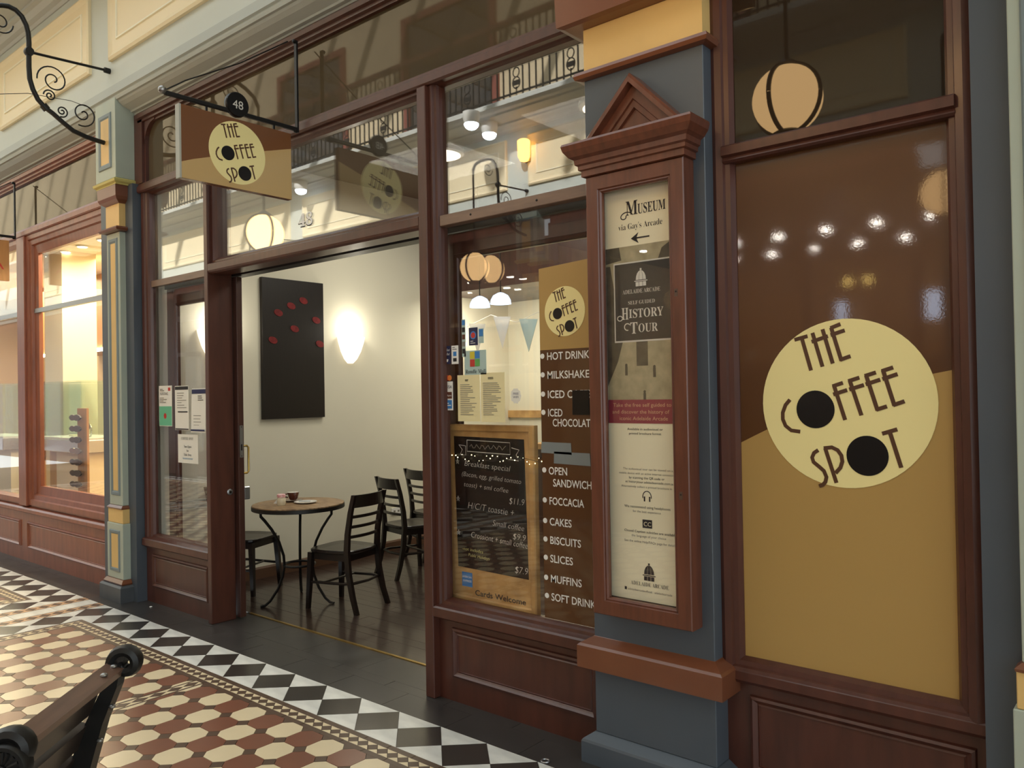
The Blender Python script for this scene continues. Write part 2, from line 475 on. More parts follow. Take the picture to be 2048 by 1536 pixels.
def bay(x0):
    x1 = x0+NB*DW
    A = ('border_diamond_black', 'border_triangle_white', 'slate_tile', 'marble')
    diamonds(x0, x1, YT-DH, YT, NB, 'x', *A)
    diamonds(x0, x1, YB, YB+DH, NB, 'x', *A)
    ny = 14
    diamonds(x0, x0+DH, YB+DH, YT-DH, ny, 'y', *A)
    diamonds(x1-DH, x1, YB+DH, YT-DH, ny, 'y', *A)
    a0, a1, b0, b1 = x0+DH, x1-DH, YB+DH, YT-DH
    L = ('lozenge_tile', 'small_triangle_tile', 'tile_dark', 'tile_cream')
    for t0, t1 in ((0, .033), (.095, .125)):
        strip(a0+t0, a1-t0, b1-t1, b1-t0, 'edging_tile', 'tile_dark', 24)
        strip(a0+t0, a1-t0, b0+t0, b0+t1, 'edging_tile', 'tile_dark', 24)
        strip(a0+t0, a0+t1, b0+t1, b1-t1, 'edging_tile', 'tile_dark', 24)
        strip(a1-t1, a1-t0, b0+t1, b1-t1, 'edging_tile', 'tile_dark', 24)
    n = int((a1-a0-.066)/.067)
    diamonds(a0+.033, a1-.033, b1-.095, b1-.033, n, 'x', *L)
    diamonds(a0+.033, a1-.033, b0+.033, b0+.095, n, 'x', *L)
    n2 = int((b1-b0-.19)/.067)
    diamonds(a0+.033, a0+.095, b0+.095, b1-.095, n2, 'y', *L)
    diamonds(a1-.095, a1-.033, b0+.095, b1-.095, n2, 'y', *L)
    f0, f1, g0, g1 = a0+.125, a1-.125, b0+.125, b1-.125
    cm = -4.295+(x0+6.487)
    strip(cm-.046, cm-.031, g0, g1, 'edging_tile', 'tile_dark', 20)
    strip(cm+.031, cm+.046, g0, g1, 'edging_tile', 'tile_dark', 20)
    diamonds(cm-.031, cm+.031, g0, g1, int((g1-g0)/.094), 'y', *L)
    field(f0, cm-.046, g0, g1, -5.862+(x0+6.487), g1-PC/2)
    field(cm+.046, f1, g0, g1, -3.035+(x0+6.487), g1-PC/2)
    # transverse band towards the previous bay
    s = x0-.39
    for e in (s, s+.275):
        strip(e, e+.014, YB, YT, 'edging_tile', 'tile_dark', 24)
        strip(e+.101, e+.115, YB, YT, 'edging_tile', 'tile_dark', 24)
        diamonds(e+.014, e+.101, YB, YT, 52, 'y', 'lozenge_tile', 'small_triangle_tile', 'tile_dark', 'tile_pink')
    strip(s+.115, s+.275, YB, YT, 'marble_strip', 'marble', 16)
for k in (-2, -1, 0, 1): bay(-6.487+k*(NB*DW+.39))
# slate margin
def slabs(x0, x1, y0, y1, ln, off):
    x = x0-off
    while x < x1:
        a, b = max(x, x0), min(x+ln, x1)
        if b-a > .02: tile('slate_slab', [(a, y0), (b, y0), (b, y1), (a, y1)], 'slate')
        x += ln
slabs(-16, 3, YT, 2.91, .46, .1)
slabs(-16, 3, 2.91, 2.99, .46, .3)
slabs(-16, 3, -2.4, YB, .46, .2)
def tile_mesh(name, poly, m, cx, cy):
    q = shrink(poly)
    me = bpy.data.meshes.new(name); n = len(q)
    me.from_pydata([(x-cx, y-cy, 0) for x, y in q]+[(x-cx, y-cy, -.006) for x, y in q], [],
                   [tuple(range(n))]+[(i, n+i, n+(i+1) % n, (i+1) % n) for i in range(n)])
    me.materials.append(MATS[m]); return me
def area(p): return sum(p[i][0]*p[(i+1) % len(p)][1]-p[(i+1) % len(p)][0]*p[i][1] for i in range(len(p)))/2
cand = {}; rest = {}
for kind, poly, m in TILES:
    if area(poly) < 0: poly = poly[::-1]
    if abs(area(poly)) < 1e-5: continue
    cx = sum(p[0] for p in poly)/len(poly); cy = sum(p[1] for p in poly)/len(poly)
    pr = project(cx, cy, 0)
    vis = pr and -60 < pr[0] < 1250 and 1080 < pr[1] < 1580
    s = math.sqrt(abs(area(poly)))*FPX/pr[2] if pr else 0
    if vis and s > 9: cand.setdefault(kind, []).append((s, poly, m, cx, cy))
    else: rest.setdefault(m, []).append(poly)
SHARE = {}
for kind, lst in cand.items():
    lst.sort(key=lambda t: -t[0])
    for s, poly, m, cx, cy in lst[:290]:
        key = (kind, m, tuple((round(x-cx, 4), round(y-cy, 4)) for x, y in poly))
        if key not in SHARE: SHARE[key] = tile_mesh(kind, poly, m, cx, cy)
        o = bpy.data.objects.new(kind, SHARE[key]); COL.objects.link(o); o.parent = floor
        o.location = (cx, cy, random.uniform(-.0004, .0004))
    for s, poly, m, cx, cy in lst[290:]: rest.setdefault(m, []).append(poly)
for m, polys in rest.items():
    b = B()
    for p in polys:
        q = shrink(p); n = len(q)
        b.add([(x, y, 0) for x, y in q]+[(x, y, -.006) for x, y in q], [tuple(range(n))]+[(i, n+i, n+(i+1) % n, (i+1) % n) for i in range(n)])
    tag(b.build('far_tiles', m, floor), kind='stuff')
# doorway slate and threshold, part of the cafe side
th = B().box(-5.40, -3.02, 2.99, 3.28, -.05, -.006).build('floor_threshold', 'grout'); tag(th, 'dark slate step in the open cafe doorway', kind='structure')
for i, (a, b_) in enumerate(((-5.40, -4.86), (-4.86, -4.3), (-4.3, -3.74), (-3.74, -3.02))):
    bx('slate_slab', 'slate', th, a+.001, b_-.001, 2.991, 3.262, -.006, 0)
bx('brass_strip', 'brass', th, -5.34, -3.06, 3.263, 3.28, -.006, .006)

# ================================================================== CAFE ROOM SHELL
cf = B().box(-6.35, -1.4, 3.28, 7.45, -.05, -.006).build('floor_cafe', 'grout'); tag(cf, 'dark polished timber floor boards inside the cafe', kind='structure')
bw = .094; y = 3.28; k = 0
PLM = {}
while y < 7.4:
    x = -6.3-random.uniform(0, 1.2)
    while x < -1.45:
        ln = random.choice((1.2, 1.5, 1.8)); a, b_ = max(x, -6.3), min(x+ln, -1.45)
        if b_-a > .06:
            bx('floor_board', 'plank', cf, a+.001, b_-.001, y+.001, min(y+bw, 7.42)-.001, -.006, random.uniform(-.0006, .0004))
        x += ln
    y += bw
w_ = bx('wall_left', 'plaster', None, -6.45, -6.3, 3.08, 7.5, 0, 3.7); tag(w_, 'pale plaster side wall of the cafe', kind='structure')
w_ = bx('wall_back', 'plaster', None, -6.45, -1.35, 7.4, 7.5, 0, 3.7); tag(w_, 'cream back wall of the cafe', kind='structure')
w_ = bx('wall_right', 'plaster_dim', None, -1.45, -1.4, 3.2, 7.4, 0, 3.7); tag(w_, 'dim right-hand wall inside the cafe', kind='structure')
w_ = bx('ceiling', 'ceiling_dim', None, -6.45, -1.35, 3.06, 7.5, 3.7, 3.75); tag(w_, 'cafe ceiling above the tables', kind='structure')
sk = B().exx([(0, 0), (0, .1), (.006, .1), (.016, .085), (.018, .0)], 0, 1)
b = B().prism([(-6.3, 0), (-6.282, 0), (-6.282, .085), (-6.29, .1), (-6.3, .1)], 3.28, 7.4)
tag(b.build('baseboard_left', 'skirting'), 'brown timber skirting along the cafe wall', kind='structure')
tag(bx('trim_bulkhead', 'timber_door', None, -6.299, -1.46, 6.2, 7.39, 2.69, 3.69), 'dark bulkhead over the servery at the back of the cafe', kind='structure')

# ================================================================== TIMBER SHOPFRONT
FY = 2.94
T = 'timber'
# right-hand door post and left jamb, running up to the beam
p = B().box(-3.12, -3.055, FY, 3.10, 0, 3.235, c=.004)
tag(p.build('trim_post_right', T), 'slim mahogany post on the right of the cafe doorway', kind='structure')
p = B().box(-5.34, -5.29, FY, 3.13, 0, 3.235, c=.004)
tag(p.build('trim_post_left', T), 'slim mahogany post on the left of the cafe doorway', kind='structure')
# beam over the windows
p = B().exx([(3.08, 3.235), (FY+.012, 3.235), (FY, 3.245), (FY, 3.283), (FY+.012, 3.291), (FY+.012, 3.305), (FY+.03, 3.312), (3.08, 3.312)], -6.36, -2.0)
tag(p.build('trim_beam', T), 'mahogany beam below the dark upper lights of the cafe', kind='structure')
# transom over the doorway
p = B().exx([(3.08, 2.478), (FY+.02, 2.478), (FY+.006, 2.488), (FY, 2.5), (FY, 2.545), (FY+.01, 2.551), (3.08, 2.551)], -5.29, -3.12)
tag(p.build('trim_transom', T), 'mahogany transom rail across the top of the cafe doorway', kind='structure')
tr = bx('trim_track', 'black_metal', None, -6.3, -1.9, 3.13, 3.22, 2.478, 2.515); tag(tr, 'black sliding door track below the transom', kind='structure')
def rail_mould(b, x0, x1, z0, z1, y, depth):
    b.ring(x0, x1, z0, z1, [(0, y), (.004, y-.012), (.014, y-.016), (.022, y-.008), (.03, y-.002), (.036, y-.006), (.044, y+depth)], True)
def riser(x0, x1, z1, root_, pan, y=2.985, z0=0):
    b = B().box(x0, x1, y, y+.05, z0, z1)
    b.build('riser_board', T, root_)
    for (a, c) in pan:
        q = B(); rail_mould(q, a, c, .125, .385, y, .012); q.build('riser_panel', T, root_)
def sill(x0, x1, z0, z1, root_, yf=FY, yb=3.04):
    B().exx([(yb, z0), (yf+.012, z0), (yf, z0+.01), (yf, z1-.008), (yf+.008, z1), (yf+.05, z1+.012), (yf+.055, z1+.024), (yb, z1+.03)], x0, x1).build('sill', T, root_)
def pane(name, x0, x1, z0, z1, root_, y=3.02, m='glass'):
    return bx(name, m, root_, x0, x1, y, y+.006, z0, z1)
def frame(x0, x1, z0, z1, root_, w=.05, y=2.965, yb=3.035):
    B().ring(x0, x1, z0, z1, [(0, yb), (0, y), (w*.45, y), (w*.55, y+.012), (w*.8, y+.016), (w*.92, y+.03), (w, y+.05), (w, yb)]).build('frame', T, root_)
# window 1: left of the doorway
w1 = root('window_1', (-5.8, 3.0, 0)); tag(w1, 'narrow cafe window left of the doorway with taped notices', kind='structure')
riser(-6.36, -5.34, .44, w1, [(-6.25, -5.40)])
sill(-6.34, -5.34, .44, .505, w1)
frame(-6.34, -5.34, .43, 3.31, w1, w=.085)
bx('glazing_bar', 'timber_grey', w1, -6.255, -5.34, 3.0, 3.04, 2.483, 2.532)
pane('pane_lower', -6.26, -5.345, .53, 2.485, w1)
pane('pane_upper', -6.26, -5.345, 2.53, 3.235, w1, m='glass_transom')
# transom light over the doorway
w4 = root('window_2', (-4.2, 3.0, 2.55)); tag(w4, 'wide transom light over the open cafe doorway', kind='structure')
B().ring(-5.29, -3.12, 2.551, 3.235, [(0, 3.035), (0, 2.972), (.02, 2.972), (.028, 2.985), (.04, 3.0), (.04, 3.035)]).build('frame', T, w4)
pane('pane', -5.255, -3.155, 2.585, 3.2, w4, m='glass_transom')
# window 3: right of the doorway
w2 = root('window_3', (-2.5, 3.0, 0)); tag(w2, 'cafe window right of the doorway with menu lettering and chalkboard', kind='structure')
riser(-3.055, -1.98, .425, w2, [(-2.955, -2.05)])
sill(-3.055, -1.98, .425, .488, w2)
frame(-3.055, -1.90, .468, 3.28, w2, w=.055)
bx('glazing_bar', 'timber_grey', w2, -3.005, -1.98, 2.985, 3.04, 2.483, 2.54, c=.003)
for sx in (-2.78, -2.35): B().lathey(sx, 2.512, [(.006, 2.986), (.006, 2.983), (.003, 2.981)], 10).build('screw', 'black_metal', w2)
pane('pane_lower', -3.02, -1.95, .53, 2.485, w2)
pane('pane_upper', -3.01, -1.95, 2.54, 3.2, w2, m='glass_transom')
bx('inner_ledge', T, w2, -3.11, -1.9, 3.036, 3.125, .44, .492)
# upper lights, dark filmed glass
w5 = root('window_4', (-4.2, 3.0, 3.3)); tag(w5, 'dark upper light strip above the cafe beam', kind='structure')
bx('pane', 'strip_film', w5, -6.3, -1.9, 3.0, 3.01, 3.30, 3.82)
B().box(-6.47, -6.29, 2.955, 3.05, 3.312, 3.872).box(-6.29, -6.27, 2.975, 3.03, 3.312, 3.80).build('stile', T, w5)
q = [(-6.27, 3.80), (-6.27, 3.62)]+[(-6.27+.16*(1-math.cos(a)), 3.62+.16*math.sin(a)) for a in [i*math.pi/16 for i in range(1, 9)]]+[(-6.11, 3.80)]
B().prism(q, 2.968, 3.03).build('corner_spandrel', T, w5)
p = B().exx([(3.06, 3.775), (2.975, 3.775), (2.975, 3.79), (2.955, 3.797), (2.955, 3.815), (2.935, 3.822), (2.93, 3.85), (2.95, 3.872), (3.06, 3.872)], -6.36, -1.3)
tag(p.build('trim_head', T), 'mahogany head moulding under the grey cornice of the cafe', kind='structure')

# window 5: big logo window
w3 = root('window_5', (-.97, 3.0, 0)); tag(w3, 'right-hand window covered by brown and tan coffee logo film', kind='structure')
b = B().box(-1.43, -.515, 2.99, 3.05, 0, .47); b.build('riser_board', T, w3)
q = B(); rail_mould(q, -1.335, -.555, .10, .405, 2.99, .012); q.build('riser_panel', T, w3)
B().exx([(3.05, .455), (2.955, .455), (2.945, .468), (2.948, .5), (2.962, .512), (2.985, .52), (2.985, .532), (3.05, .54)], -1.43, -.515).build('sill', T, w3)
B().ring(-1.445, -.515, .46, 3.9, [(0, 3.04), (0, 2.958), (.03, 2.948), (.055, 2.955), (.06, 2.968), (.078, 2.972), (.09, 2.995), (.09, 3.04)]).build('frame', T, w3)
B().exx([(3.04, 2.488), (2.96, 2.488), (2.95, 2.496), (2.955, 2.51), (2.94, 2.516), (2.94, 2.55), (2.952, 2.558), (3.04, 2.558)], -1.39, -.57).build('glazing_bar', T, w3)
bx('pane_upper', 'darkfilm', w3, -1.36, -.60, 3.0, 3.008, 2.56, 3.82)
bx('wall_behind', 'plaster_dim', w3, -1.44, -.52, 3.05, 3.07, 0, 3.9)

# ================================================================== FRIEZE, CORNICE, BALCONY
def frieze(lo, hi, side):
    w = B().box(lo, hi, 2.85, 3.1, 4.0, 5.2).build('wall_frieze_'+side, 'frieze')
    tag(w, 'grey frieze wall with cream panels, '+('above the cafe shopfront' if side == 'near' else 'across the arcade'), kind='structure')
    x = -6.57-2.49*7
    while x < hi-2.2:
        if x > lo:
            q = B().ring(x, x+2.12, 4.315, 4.99, [(0, 2.851), (0, 2.825), (.02, 2.815), (.035, 2.826), (.06, 2.832)], True)
            q.build('frieze_frame', 'cream_frame', w)
            q = B().ring(x+.135, x+1.985, 4.45, 4.86, [(0, 2.833), (.004, 2.822), (.016, 2.822), (.022, 2.836)], True)
            q.build('frieze_panel', 'cream', w)
        x += 2.49
    t = B().exx([(3.0, 3.872), (2.965, 3.872), (2.955, 3.89), (2.93, 3.893), (2.925, 3.905), (2.90, 3.915), (2.865, 3.93), (2.84, 3.95), (2.832, 3.965), (2.815, 3.967), (2.808, 3.985), (2.815, 3.992), (2.815, 4.005), (2.80, 4.012), (2.80, 4.022), (2.835, 4.03), (2.835, 4.11), (2.85, 4.115), (3.0, 4.115)], lo, hi)
    tag(t.build('trim_cornice_'+side, 'cornice'), 'moulded grey cornice under the cream panels '+('on the cafe side' if side == 'near' else 'on the far side'), kind='structure')
    t = B().exx([(3.1, 5.08), (2.84, 5.08), (2.82, 5.1), (2.78, 5.11), (2.74, 5.14), (2.70, 5.145), (2.70, 5.17), (2.42, 5.17), (2.40, 5.19), (2.34, 5.20), (2.30, 5.23), (2.30, 5.28), (2.32, 5.30), (4.4, 5.30), (4.4, 5.1)], lo, hi)
    tag(t.build('trim_balcony_'+side, 'upperwall_grey'), 'grey balcony edge with stepped mouldings '+('above the cafe' if side == 'near' else 'on the opposite side'), kind='structure')
frieze(-48, 3, 'near')
w_ = bx('wall_upper_near', 'upperwall', None, -48, 3, 4.3, 4.4, 5.3, 8.75); tag(w_, 'upper gallery wall on the cafe side', kind='structure')
w_ = bx('wall_lintel', 'plaster_dim', None, -48, 3, 3.02, 3.1, 3.87, 3.95); tag(w_, 'hidden lintel behind the cornice', kind='structure')

# ================================================================== PILASTERS
def narrow_pilaster(xc, label, back=True, bl=-.285, br=.285, opp=False):
    r = root('pilaster', (xc, 2.95, 0), label, 'pilaster')
    P = lambda n, m, b: b.build(n, m, r)
    if back: P('backing', 'blue', B().box(xc+bl, xc+br, 2.905, 3.06, 0, 3.31))
    P('plinth', 'plinth_dark', B().wrap(xc-.17, xc+.17, 2.82, 2.95, [(.02, 0), (.02, .115), (.008, .13), (0, .13)]))
    P('base_moulding', 'band_brown', B().wrap(xc-.14, xc+.14, 2.845, 2.95, [(.02, .131), (.024, .142), (.006, .168), (0, .17)]))
    P('pedestal', 'sage', B().box(xc-.14, xc+.14, 2.845, 2.95, .17, .61, c=.003))
    fr = B().ring(xc-.09, xc+.09, .225, .555, [(0, 2.8449), (.004, 2.838), (.022, 2.838), (.03, 2.843)])
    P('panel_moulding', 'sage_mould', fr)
    P('panel_inset', 'amber', B().box(xc-.06, xc+.06, 2.842, 2.85, .255, .525))
    P('amber_block', 'amber', B().box(xc-.13, xc+.13, 2.85, 2.95, .611, .725, c=.003))
    P('collar', 'band_brown', B().wrap(xc-.115, xc+.115, 2.857, 2.95, [(.016, .726), (.018, .735), (0, .752)]))
    P('shaft', 'sage', B().box(xc-.115, xc+.115, 2.858, 2.95, .753, 2.94, c=.003))
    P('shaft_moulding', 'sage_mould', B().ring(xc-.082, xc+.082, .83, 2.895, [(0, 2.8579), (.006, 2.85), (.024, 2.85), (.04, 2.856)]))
    P('shaft_inset', 'amber', B().box(xc-.042, xc+.042, 2.855, 2.865, .87, 2.855))
    P('astragal', 'band_brown', B().wrap(xc-.12, xc+.12, 2.855, 2.95, [(.01, 2.942), (.035, 2.948), (.045, 2.962), (.035, 2.976), (.005, 2.98)]))
    P('neck_block', 'amber', B().box(xc-.12, xc+.12, 2.855, 2.95, 2.981, 3.165))
    P('capital', 'band_brown', B().wrap(xc-.12, xc+.12, 2.855, 2.95, [(.0, 3.166), (.01, 3.172), (.035, 3.19), (.045, 3.215), (.048, 3.30)]))
    P('capital_moulding', 'olive', B().wrap(xc-.18, xc+.18, 2.806, 2.97, [(0, 3.301), (.0, 3.31), (.016, 3.322), (.02, 3.34), (.0, 3.352)]))
    P('corbel', 'sage', B().box(xc-.18, xc+.18, 2.806, 2.97, 3.353, 3.985, c=.003))
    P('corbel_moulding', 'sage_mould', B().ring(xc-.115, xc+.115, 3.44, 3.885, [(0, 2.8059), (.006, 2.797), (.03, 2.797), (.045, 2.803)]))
    P('corbel_inset', 'amber', B().box(xc-.072, xc+.072, 2.802, 2.81, 3.483, 3.842))
    return r
narrow_pilaster(-6.60, 'slim grey-green pilaster with amber inset panels left of the cafe', bl=-.33, br=.245)
narrow_pilaster(-.29, 'grey-green pilaster cut off by the right edge of the photo', bl=-.225, br=.33)
# wide blue pilaster carrying the notice case
wp = root('pilaster', (-1.715, 2.95, 0), 'wide blue-grey pilaster behind the museum notice case', 'pilaster')
xa, xb_, yf, yb = -1.995, -1.43, 2.885, 3.05
B().wrap(xa, xb_, yf, yb, [(.047, 0), (.047, .088), (.042, .098), (.004, .124), (0, .126)]).build('plinth', 'blue', wp)
B().box(xa, xb_, yf, yb, .126, 2.955, c=.003).build('shaft', 'blue', wp)
B().wrap(xa, xb_, yf, yb, [(.055, .41), (.055, .503), (.045, .512), (.002, .538), (0, .54)]).build('dado_band', 'band_brown', wp)
B().wrap(xa, xb_, yf, yb, [(.006, 2.952), (.03, 2.957), (.036, 2.972), (.03, 2.987), (.004, 2.994)]).build('astragal', 'band_brown', wp)
B().box(xa, xb_, yf, yb, 2.994, 3.178).build('amber_block', 'amber', wp)
B().wrap(xa, xb_, yf, yb, [(.06, 3.179), (.085, 3.185), (.09, 3.36), (.0, 3.37)]).build('capital', 'band_brown', wp)
B().box(-1.895, -1.535, 2.806, 2.97, 3.37, 3.985, c=.003).build('corbel', 'sage', wp)
B().ring(-1.83, -1.60, 3.44, 3.885, [(0, 2.8059), (.006, 2.797), (.03, 2.797), (.045, 2.803)]).build('corbel_moulding', 'sage_mould', wp)
B().box(-1.787, -1.643, 2.802, 2.81, 3.483, 3.842).build('corbel_inset', 'amber', wp)
# ================================================================== LAMP BRACKETS
def spiral(cy, cz, R, turns, a0, sgn=1, x=0, n=40, r0=.12):
    return [(x, cy+R*(1-(1-r0)*k/n)*math.cos(a0+sgn*turns*2*math.pi*k/n), cz+R*(1-(1-r0)*k/n)*math.sin(a0+sgn*turns*2*math.pi*k/n)) for k in range(n+1)]
ARM = [(2.798, 3.658), (2.743, 3.664), (2.663, 3.674), (2.566, 3.699), (2.493, 3.745), (2.421, 3.797), (2.365, 3.829), (2.316, 3.878), (2.282, 3.946), (2.262, 4.017), (2.257, 4.107), (2.258, 4.223), (2.259, 4.292), (2.255, 4.359), (2.242, 4.416), (2.212, 4.474), (2.171, 4.506), (2.125, 4.516), (2.085, 4.509), (2.03, 4.49), (1.93, 4.45), (1.84, 4.39), (1.80, 4.31)]
def bracket(x, label, group=None, lamp_label=None, gx=None):
    gx = x if gx is None else gx
    r = root('lamp_bracket', (x, 2.795, 3.655), label, 'bracket', group)
    B().tube([(x, y, z) for y, z in ARM], .018, 10).build('arm', 'iron', r)
    n = 60; tw = B()
    tw.tube([(x, 2.25, 4.22), (x, 2.816, 4.248)], .010, 6).build('stay_rod', 'iron', r)
    b = B(); b.lathey(x, 4.248, [(.022, 2.848), (.022, 2.806), (.012, 2.80)], 12); b.build('wall_boss', 'iron', r)
    b = B(); b.lathex(2.258, 4.222, [(.03, x-.024), (.034, x), (.03, x+.024)], 12); b.build('collar', 'iron', r)
    B().tube([(x, 2.38, 3.815), (x, 2.35, 3.845)], .028, 10).build('collar', 'iron', r)
    for cy, cz, R, a0, sg in ((2.425, 4.055, .115, math.pi*1.05, -1), (2.40, 3.93, .045, math.pi, -1), (2.485, 3.83, .045, -math.pi*.6, 1), (2.64, 3.85, .10, -math.pi*.62, 1), (2.07, 4.38, .085, 0, -1)):
        B().tube(spiral(cy, cz, R, 1.7, a0, sg, x), .0055, 6).build('scroll', 'iron', r)
    B().tube([(x, 1.9, 3.80), (x, 2.25, 3.905), (x, 2.55, 3.93), (x, 2.66, 3.915)], .0025, 5).build('wire', 'iron', r)
    if lamp_label:
        ly, lz, R = 1.80, 3.13, .18
        g = root('globe_lamp', (x, ly, lz), lamp_label, 'lamp', 'globe lamps hanging along the arcade')
        B().tube([(x, ly, 4.31), (x, ly, lz+R+.02)], .012, 8).build('stem', 'iron', g)
        B().sphere((x, ly, lz), R, 32, 18).build('globe', 'globe_glow', g)
        for a in (.15, .15+math.pi/2):
            ca, sa = math.cos(a), math.sin(a)
            pts = [(x+(R+.004)*math.cos(t)*ca, ly+(R+.004)*math.cos(t)*sa, lz+(R+.004)*math.sin(t)) for t in [2*math.pi*k/36 for k in range(37)]]
            B().tube(pts, .013, 6, cap=False).build('strap', 'iron', g)
        B().lathe(x, ly, [(.03, lz-R-.03), (.075, lz-R-.02), (.085, lz-R), (.06, lz-R+.015)], 20).build('base_cup', 'iron', g)
        B().lathe(x, ly, [(.06, lz+R-.015), (.07, lz+R), (.03, lz+R+.03), (.015, lz+R+.04)], 20).build('top_cap', 'iron', g)
bracket(-6.60, 'black wrought-iron scroll bracket on the corbel left of the hanging sign', lamp_label='round globe lamp on the bracket left of the cafe')
bracket(-1.60, 'wrought-iron bracket above the blue pilaster, above the frame', lamp_label='round globe lamp above the museum notice case')

# ================================================================== OPPOSITE SIDE OF THE ARCADE
MIRROR = True
frieze(-48, 6, 'far')
for x, wd in ((-11.53, 'far left across the arcade'), (-6.60, 'across the arcade facing the cafe'), (-1.45, 'across the arcade behind the viewer')):
    narrow_pilaster(x, 'grey-green pilaster '+wd)
    bracket(x, 'wrought-iron lamp bracket '+wd, lamp_label='round globe lamp '+wd)
for k, (x0, x1) in enumerate(((-16.2, -11.8), (-11.25, -6.9), (-6.3, -1.95), (-1.4, 3.0))):
    wn = root('window_%d' % (10+k), ((x0+x1)/2, 3.0, 0)); tag(wn, ('first', 'second', 'third', 'last')[k]+' timber shopfront across the arcade, counted from the left end', kind='structure')
    op = k >= 2
    ch_ = 3.62 if op else 3.3
    f = B().box(x0, x1, 2.97, 3.04, 0, .5).box(x0, x1, 2.93, 3.06, 3.77, 3.9)
    if op: f.box(x0, x1, 2.95, 3.06, 3.58, 3.78)
    if not op: f.box(x0, x1, 2.94, 3.06, 3.2, 3.31).box(x0, x1, 2.95, 3.04, 2.47, 2.55)
    for q in (x0, x0+1.05, x1-1.05, x1): f.box(q-.04, q+.04, 2.94, 3.06, 0, 3.8)
    f.build('frame', 'opp_timber', wn)
    bx('pane', 'glass', wn, x0, x1, 3.02, 3.026, .5, 3.6 if op else 3.2)
    if not op: bx('upper_pane', 'strip_film', wn, x0, x1, 3.02, 3.026, 3.31, 3.78)
    bk = 7.6 if op else 5.4
    bx('room_back', 'shop_wood', wn, x0-.3, x1+.3, bk, bk+.05, 0, ch_)
    bx('room_ceiling', 'shop_dark' if op else 'shop_wood', wn, x0-.3, x1+.3, 3.05, bk, ch_, ch_+.05)
    bx('room_floor', 'shop_floor', wn, x0-.3, x1+.3, 3.05, bk, -.05, 0)
    bx('room_side', 'shop_wall', wn, x0-.35, x0-.3, 3.05, bk, 0, ch_)
    for i in range(3): bx('cabinet', 'shop_dark', wn, x0+.5+i*1.3, x0+1.4+i*1.3, bk-.3, bk-.02, 0, 2.0)
    for i in range(7 if op else 5):
        for j in range(2):
            yy = (5.15+j*1.3) if op else (3.6+j*.9)
            xx = x0+.3+i*(.62 if op else .85)
            B().lathe(xx, yy, [(.05 if op else .06, ch_-.015), (.05 if op else .06, ch_-.001)], 14).build('downlight', 'down_spot' if op else 'down_glow', wn)
    if op:
        bx('lit_screen', 'screen_cool', wn, x0+3.45, x0+4.0, bk-.34, bk-.32, 2.55, 2.95)
        bx('lit_screen', 'screen_cool', wn, x0+2.2, x0+2.35, bk-.34, bk-.32, 2.4, 2.9)
        for xx in (x0+2.9, x0+3.15): B().sphere((xx, 5.6, 2.98), .07, 14, 8).build('pendant', 'lamp_yellow', wn)
o = bx('wall_far_rest', 'opp_timber', None, -48, -16.3, 3.0, 3.1, 0, 3.9); tag(o, 'plain shopfront wall far down the opposite side', kind='structure')
# railing on the opposite balcony
rl = root('balcony_railing', (-6, 2.34, 5.3), 'black cast-iron balcony railing across the arcade', 'railing')
bal = B(); x = -16.0; k = 0
while x < 3:
    if k % 8 == 4:
        bal.box(x-.006, x+.006, 2.334, 2.346, 5.3, 5.42)
        for zz, rr in ((5.47, .06), (5.60, .05), (5.78, .055), (5.95, .05), (6.08, .05)):
            P_ = [(x+rr*math.cos(t), 2.34, zz+rr*1.2*math.sin(t)) for t in [2*math.pi*i/14 for i in range(15)]]
            bal.tube(P_, .008, 5, cap=False)
        bal.box(x-.05, x+.05, 2.335, 2.345, 5.44, 5.50)
    else:
        bal.box(x-.008, x+.008, 2.332, 2.348, 5.3, 6.2)
    x += .105; k += 1
bal.sm = False
tag(bal.build('balusters', 'iron', rl), kind='stuff')
bx('handrail', 'opp_timber', rl, -16, 3, 2.30, 2.38, 6.2, 6.26)
bx('bottom_rail', 'iron', rl, -16, 3, 2.33, 2.35, 5.335, 5.355)
w_ = bx('wall_upper_far', 'upperwall_tan', None, -48, 6, 4.3, 4.4, 5.3, 9.2); tag(w_, 'cream upper gallery wall across the arcade', kind='structure')
for i, (x, m_) in enumerate(((-13.2, 'redframe'), (-9.4, 'redframe'), (-5.2, 'opp_timber'), (-1.5, 'opp_timber'))):
    wn = root('window_%d' % (20+i), (x, 4.28, 5.4)); tag(wn, 'upper gallery shop window, number %s from the left end' % ('one', 'two', 'three', 'four')[i], kind='structure')
    B().ring(x-1.1, x+1.1, 5.5, 8.2, [(0, 4.30), (0, 4.24), (.12, 4.24), (.12, 4.30)]).build('frame', m_, wn)
    bx('pane', 'darkfilm', wn, x-1.0, x+1.0, 4.28, 4.29, 5.6, 8.1)
MIRROR = False
# spotlights under the opposite balcony edge
for i, (x, y, z) in enumerate(((-6.94, -1.45, 5.14), (-7.0, -1.86, 5.12), (-11.2, -1.86, 5.12))):
    r = thing('spotlight', (x, y, z), ('outer', 'inner', 'lone far-left', 'lone right-hand')[i]+' white spotlight under the balcony across the arcade', 'spotlight', 'spotlights under the balcony')
    B().lathe(x, y, [(.09, z-.10), (.11, z-.02), (.11, z+.05), (.05, z+.05)], 16).build('housing', 'white', r)
    B().sphere((x, y, z-.10), .092, 16, 10, sz=.8).build('lens', 'down_cool', r)
r = thing('wall_lantern', (-6.57, -2.06, 4.7), 'warm glowing wall lantern across the arcade', 'lamp')
B().lathe(-6.57, -2.05, [(.05, 4.62), (.08, 4.68), (.085, 4.88), (.06, 4.9)], 16).build('shade', 'warm_lamp', r)
bx('back_plate', 'brass', r, -6.62, -6.52, -2.14, -2.10, 4.62, 4.9)
